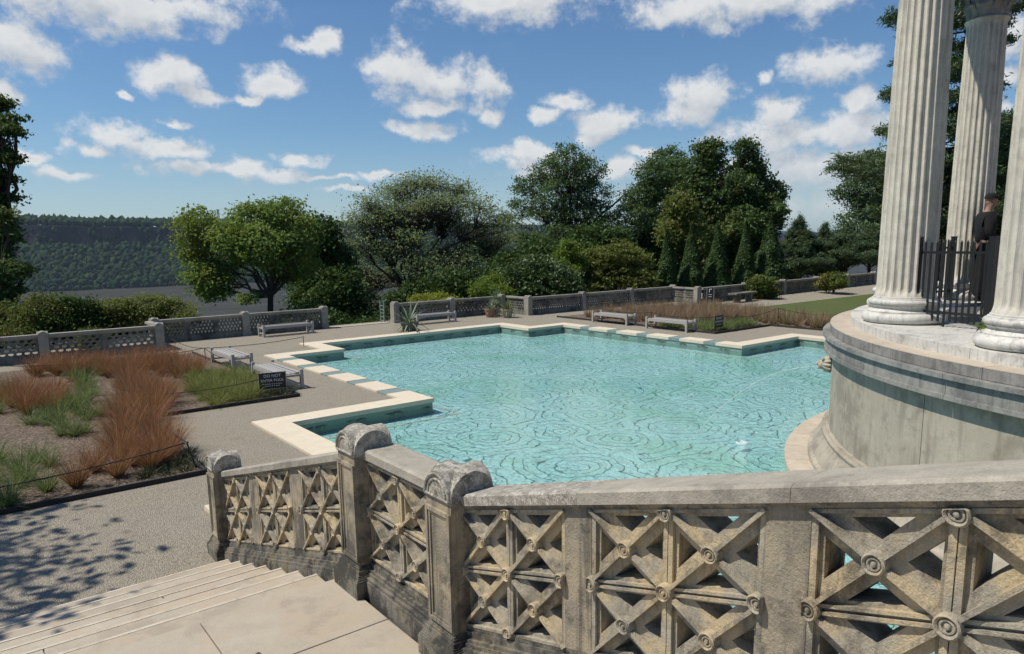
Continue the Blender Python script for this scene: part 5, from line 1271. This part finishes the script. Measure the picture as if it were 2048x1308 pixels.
lettering(t, 'DO NOT', 0.10, (0, -0.0145, 0.47)); lettering(t, 'ENTER POOL', 0.082, (0, -0.0145, 0.36)); smallprint(t, 0.38, 0.26, 8, 0.014)
sp_ = Vector((29.0, 21.4, 0))
sp_ = onz(1420, 609, 0.0)
t = thing('direction_sign', 'black direction board with a white arrow on two posts before the far wall', 'sign', (sp_.x, sp_.y, 0), math.atan2(-sp_.y, -sp_.x)+math.pi/2)
mb = MB(); mb.box((-0.13, -0.015, 0.25), (0.13, 0.015, 0.80)); local_part('board', mb, M['signblack'], t)
for x in (-0.16, 0.16): mb = MB(); mb.box((x-0.022, -0.022, 0), (x+0.022, 0.022, 0.82)); local_part('sign_post', mb, M['stone_far'], t)
mb = MB(); mb.box((-0.06, -0.019, 0.58), (-0.03, -0.0152, 0.72)); mb.box((-0.06, -0.019, 0.72), (0.03, -0.0152, 0.75)); mb.prism([(0.03, 0.70), (0.08, 0.735), (0.03, 0.77)], 0.0152, 0.019, fn=lambda x, y, z: (x, -z, y)); local_part('arrow', mb, M['white'], t)
smallprint(t, 0.17, 0.48, 3, 0.03, 0.0175); smallprint(t, 0.15, 0.38, 3, 0.03, 0.0175)

# ---------------------------------------------------------------- person inside the temple
pz = TZ
pp = onz(1957, 602, TZ)
def skinned(name, verts, edges, radii, mat, parent, root=0, sub=2):
    me = bpy.data.meshes.new(name); me.from_pydata(verts, edges, []); o_ = bpy.data.objects.new(name, me); col.objects.link(o_)
    sm = o_.modifiers.new('skin', 'SKIN'); sm.use_smooth_shade = True
    for i, r_ in enumerate(radii):
        sv = me.skin_vertices[0].data[i]; sv.radius = r_ if hasattr(r_, '__len__') else (r_, r_); sv.use_root = (i == root)
    ss_ = o_.modifiers.new('sub', 'SUBSURF'); ss_.levels = sub; ss_.render_levels = sub
    dg = bpy.context.evaluated_depsgraph_get(); m2 = bpy.data.meshes.new_from_object(o_.evaluated_get(dg)); m2.name = name
    bpy.data.objects.remove(o_, do_unlink=True)
    m2.materials.clear(); m2.materials.append(mat); shade(m2); return link(name, m2, mat, parent)
# facing +x in its own frame; turned to face right in the view
pr = thing('person', 'person in black cap and clothes standing in the temple facing right', 'person', (pp.x, pp.y, TZ), math.atan2(-(-CR).y, -(-CR).x)+R(-12))
bv_ = [(0,0,0.95),(0,0,1.12),(0.0,0,1.32),(0.02,0,1.42),(0.04,0,1.50),(0.06,0,1.58),(0.065,0,1.68),           # 0-6 spine, neck, head
       (0,0.09,0.90),(0.03,0.10,0.50),(0.0,0.10,0.09),(0.14,0.11,0.03),                                   # 7-10 left leg
       (0,-0.09,0.90),(-0.02,-0.10,0.50),(-0.05,-0.10,0.09),(0.09,-0.11,0.03),                            # 11-14 right leg
       (0.0,0.17,1.40),(-0.03,0.24,1.13),(0.12,0.20,0.93),(0.19,0.18,0.89),                               # 15-18 left arm
       (0.0,-0.17,1.40),(-0.03,-0.24,1.13),(0.12,-0.20,0.93),(0.19,-0.18,0.89)]                           # 19-22 right arm
be = [(0,1),(1,2),(2,3),(3,4),(4,5),(5,6),(0,7),(7,8),(8,9),(9,10),(0,11),(11,12),(12,13),(13,14),(2,15),(15,16),(16,17),(17,18),(2,19),(19,20),(20,21),(21,22)]
br = [(.10,.15),(.10,.13),(.11,.16),(.07,.08),(.055,.055),(.075,.065),(.075,.065),.085,.055,.038,.03,.085,.055,.038,.03,.05,.038,.027,.022,.05,.038,.027,.022]
body = skinned('body', bv_, be, br, M['skin'], pr)
fc = MB(); sph(fc, (0.065, 0, 1.635), (0.088, 0.072, 0.115), 12, 16); fc.tube([(0.145,0,1.655),(0.175,0,1.622),(0.15,0,1.612)], [0.012,0.016,0.012], 6)
for s_ in (-1, 1): sph(fc, (0.055, 0.073*s_, 1.635), (0.018, 0.008, 0.028), 6, 8)
fc.tube([(0.142,-0.02,1.583),(0.150,0,1.581),(0.142,0.02,1.583)], 0.006, 5)
local_part('head', fc, M['skin'], pr, 180)
ey = MB()
for s_ in (-1, 1): sph(ey, (0.143, 0.026*s_, 1.65), (0.008, 0.011, 0.007), 6, 8)
local_part('eyes', ey, M['signblack'], pr, 180)
for s_, nm in ((1, 0), (-1, 1)):
    hb_ = (0.19, 0.18*s_, 0.89)
    for k_, (L_, dy) in enumerate(((0.065,-0.024),(0.075,-0.008),(0.07,0.008),(0.055,0.022))):
        fm = MB(); b0 = Vector(hb_)+Vector((0.03, dy, -0.01)); fm.tube([b0, b0+Vector((L_*0.45, 0, -L_*0.3)), b0+Vector((L_*0.6, 0, -L_*0.75))], [0.009, 0.0085, 0.006], 6); local_part('finger', fm, M['skin'], pr, 180)
    fm = MB(); b0 = Vector(hb_)+Vector((0.005, -0.025*s_, 0)); fm.tube([b0, b0+Vector((0.03, -0.02*s_, -0.01)), b0+Vector((0.055, -0.015*s_, -0.02))], [0.011, 0.010, 0.007], 6); local_part('thumb', fm, M['skin'], pr, 180)
skinned('shirt', [(0,0,0.93),(0,0,1.12),(0,0,1.32),(0.015,0,1.44),(0.0,0.17,1.40),(-0.03,0.24,1.13),(0.15,0.195,0.92),(0.0,-0.17,1.40),(-0.03,-0.24,1.13),(0.15,-0.195,0.92)],
        [(0,1),(1,2),(2,3),(2,4),(4,5),(5,6),(2,7),(7,8),(8,9)], [(.145,.19),(.15,.19),(.15,.20),(.085,.10),.085,.07,.05,.085,.07,.05], M['cloth'], pr)
skinned('trousers', [(0,0,0.96),(0,0.095,0.86),(0.03,0.10,0.50),(0.0,0.10,0.06),(0,-0.095,0.86),(-0.02,-0.10,0.50),(-0.05,-0.10,0.06)], [(0,1),(1,2),(2,3),(0,4),(4,5),(5,6)],
        [(.15,.185),.13,.115,.10,.13,.115,.10], M['cloth'], pr)
hm = MB(); hm.lathe([(0.0, 0.085), (0.05, 0.078), (0.085, 0.055), (0.098, 0.02), (0.10, -0.01)], (0.055, 0, 1.685), 20); hm.prism([(0.10,-0.075),(0.17,-0.06),(0.195,0),(0.17,0.06),(0.10,0.075)], 1.672, 1.684)
local_part('cap', hm, M['cloth'], pr, 60)
for s_ in (-1, 1): fm = MB(); sph(fm, (0.06+(-0.05 if s_ < 0 else 0), 0.105*s_, 0.04), (0.14, 0.052, 0.045)); local_part('shoe', fm, M['cloth'], pr, 180)
pk = onz(1996, 598, TZ); mb = MB()
for k_, (dx, dy, rz_) in enumerate(((0,0,.07),(0.1,0.03,.05),(-0.08,-0.03,.05),(0.04,-0.08,.045))): sph(mb, (pk.x+dx, pk.y+dy, TZ+rz_*0.8), (0.10, 0.09, rz_), 8, 10)
o = mb.top('pink_bag', M['pink'], 180); tag(o, 'small bright pink cloth bag lying on the temple floor', 'bag')

# ---------------------------------------------------------------- sprigs of a climber at the right edge
def sprig(label, p0, p1, n, seed, leafL=0.10):
    r_ = random.Random(seed); p0 = Vector(p0); p1 = Vector(p1); t = thing('climber_sprig', label, 'plant', p0); mid = p0.lerp(p1, 0.5)+Vector((0, 0, 0.05))
    mb = MB(); mb.tube([p0, mid, p1], [0.006, 0.004, 0.002], 5); mb.part('stem', M['bark'], t, 180); V = []
    for i in range(n):
        f_ = 0.15+0.85*i/n; c = p0.lerp(p1, f_)+Vector((0, 0, 0.05*math.sin(f_*3.14))); d = Vector((r_.uniform(-1, 1), r_.uniform(-1, 1), r_.uniform(-.9, .5))).normalized(); d = (d+(p1-p0).normalized()*0.8).normalized()
        s = d.cross(Vector((r_.uniform(-.4, .4), r_.uniform(-.4, .4), 1))).normalized(); Lf = leafL*r_.uniform(0.7, 1.2)
        V += [c, c+d*Lf*0.45+s*Lf*0.16, c+d*Lf, c+d*Lf*0.45-s*Lf*0.16]
    me = quad_mesh('leaves', np.array([tuple(v_-p0) for v_ in V])); link('leaves', me, L['maple'] if seed % 2 else L['walnut'], t)
sprig('leafy green climber sprig lying across the base of the nearest right column', at(2090, 640, 7.6), at(1962, 650, 7.5), 90, 1, 0.11)
sprig('thin leafy sprig at the right edge high in front of the column', at(2085, 360, 7.0), at(2024, 402, 7.0), 22, 2)
sprig('small leafy sprig at the right edge halfway down the column', at(2075, 560, 7.2), at(2036, 600, 7.2), 12, 3)
sprig('small sprig at the right edge just above the column base', at(2080, 520, 7.2), at(2040, 538, 7.2), 8, 4)

# ---------------------------------------------------------------- far details
for i, (px, py) in enumerate([(85, 580.5), (101, 580)]):
    q = onz(px, py+1.2, -90); t = thing('motor_boat', ['left', 'right'][i]+' of the two tiny white boats below the cliffs', 'boat', q); mb = MB()
    mb.prism([(-4, -1.5), (3, -1.5), (5.5, 0), (3, 1.5), (-4, 1.5)], 0, 1.6); local_part('hull', mb, M['white'], t); mb = MB(); mb.box((-2, -1, 1.6), (1.5, 1, 3)); local_part('cabin', mb, M['white'], t)
q = at(437, 436, 1900); t = thing('lattice_mast', 'small mast standing on the wooded ridge', 'mast', q); mb = MB()
for a in (0, 1, 2, 3): mb.tube([(3*math.cos(a*1.57), 3*math.sin(a*1.57), -6), (2.2*math.cos(a*1.57), 2.2*math.sin(a*1.57), 22)], 0.5, 4)
for z in range(0, 22, 4): mb.box((-2.8, -0.3, z), (2.8, 0.3, z+0.6))
mb.box((-4, -1, 20), (4, 1, 22)); local_part('tower', mb, M['cliff'], t)

# ---------------------------------------------------------------- haze
mb = MB(); mb.box((-9500, -3500, -94), (16500, 9500, 160)); hz = mb.top('haze', None); tag(hz, 'thin blue summer haze over the river valley', 'haze', kind='stuff')
m = bpy.data.materials.new('haze'); m.use_nodes = True; m.node_tree.nodes.clear(); N = NT(m.node_tree)
pv = N.n('ShaderNodeVolumePrincipled', {'Color': (0.62, 0.80, 1.0, 1), 'Density': 0.00004, 'Anisotropy': 0.2}); o_ = N.n('ShaderNodeOutputMaterial'); m.node_tree.links.new(pv.outputs[0], o_.inputs['Volume'])
hz.data.materials.append(m)
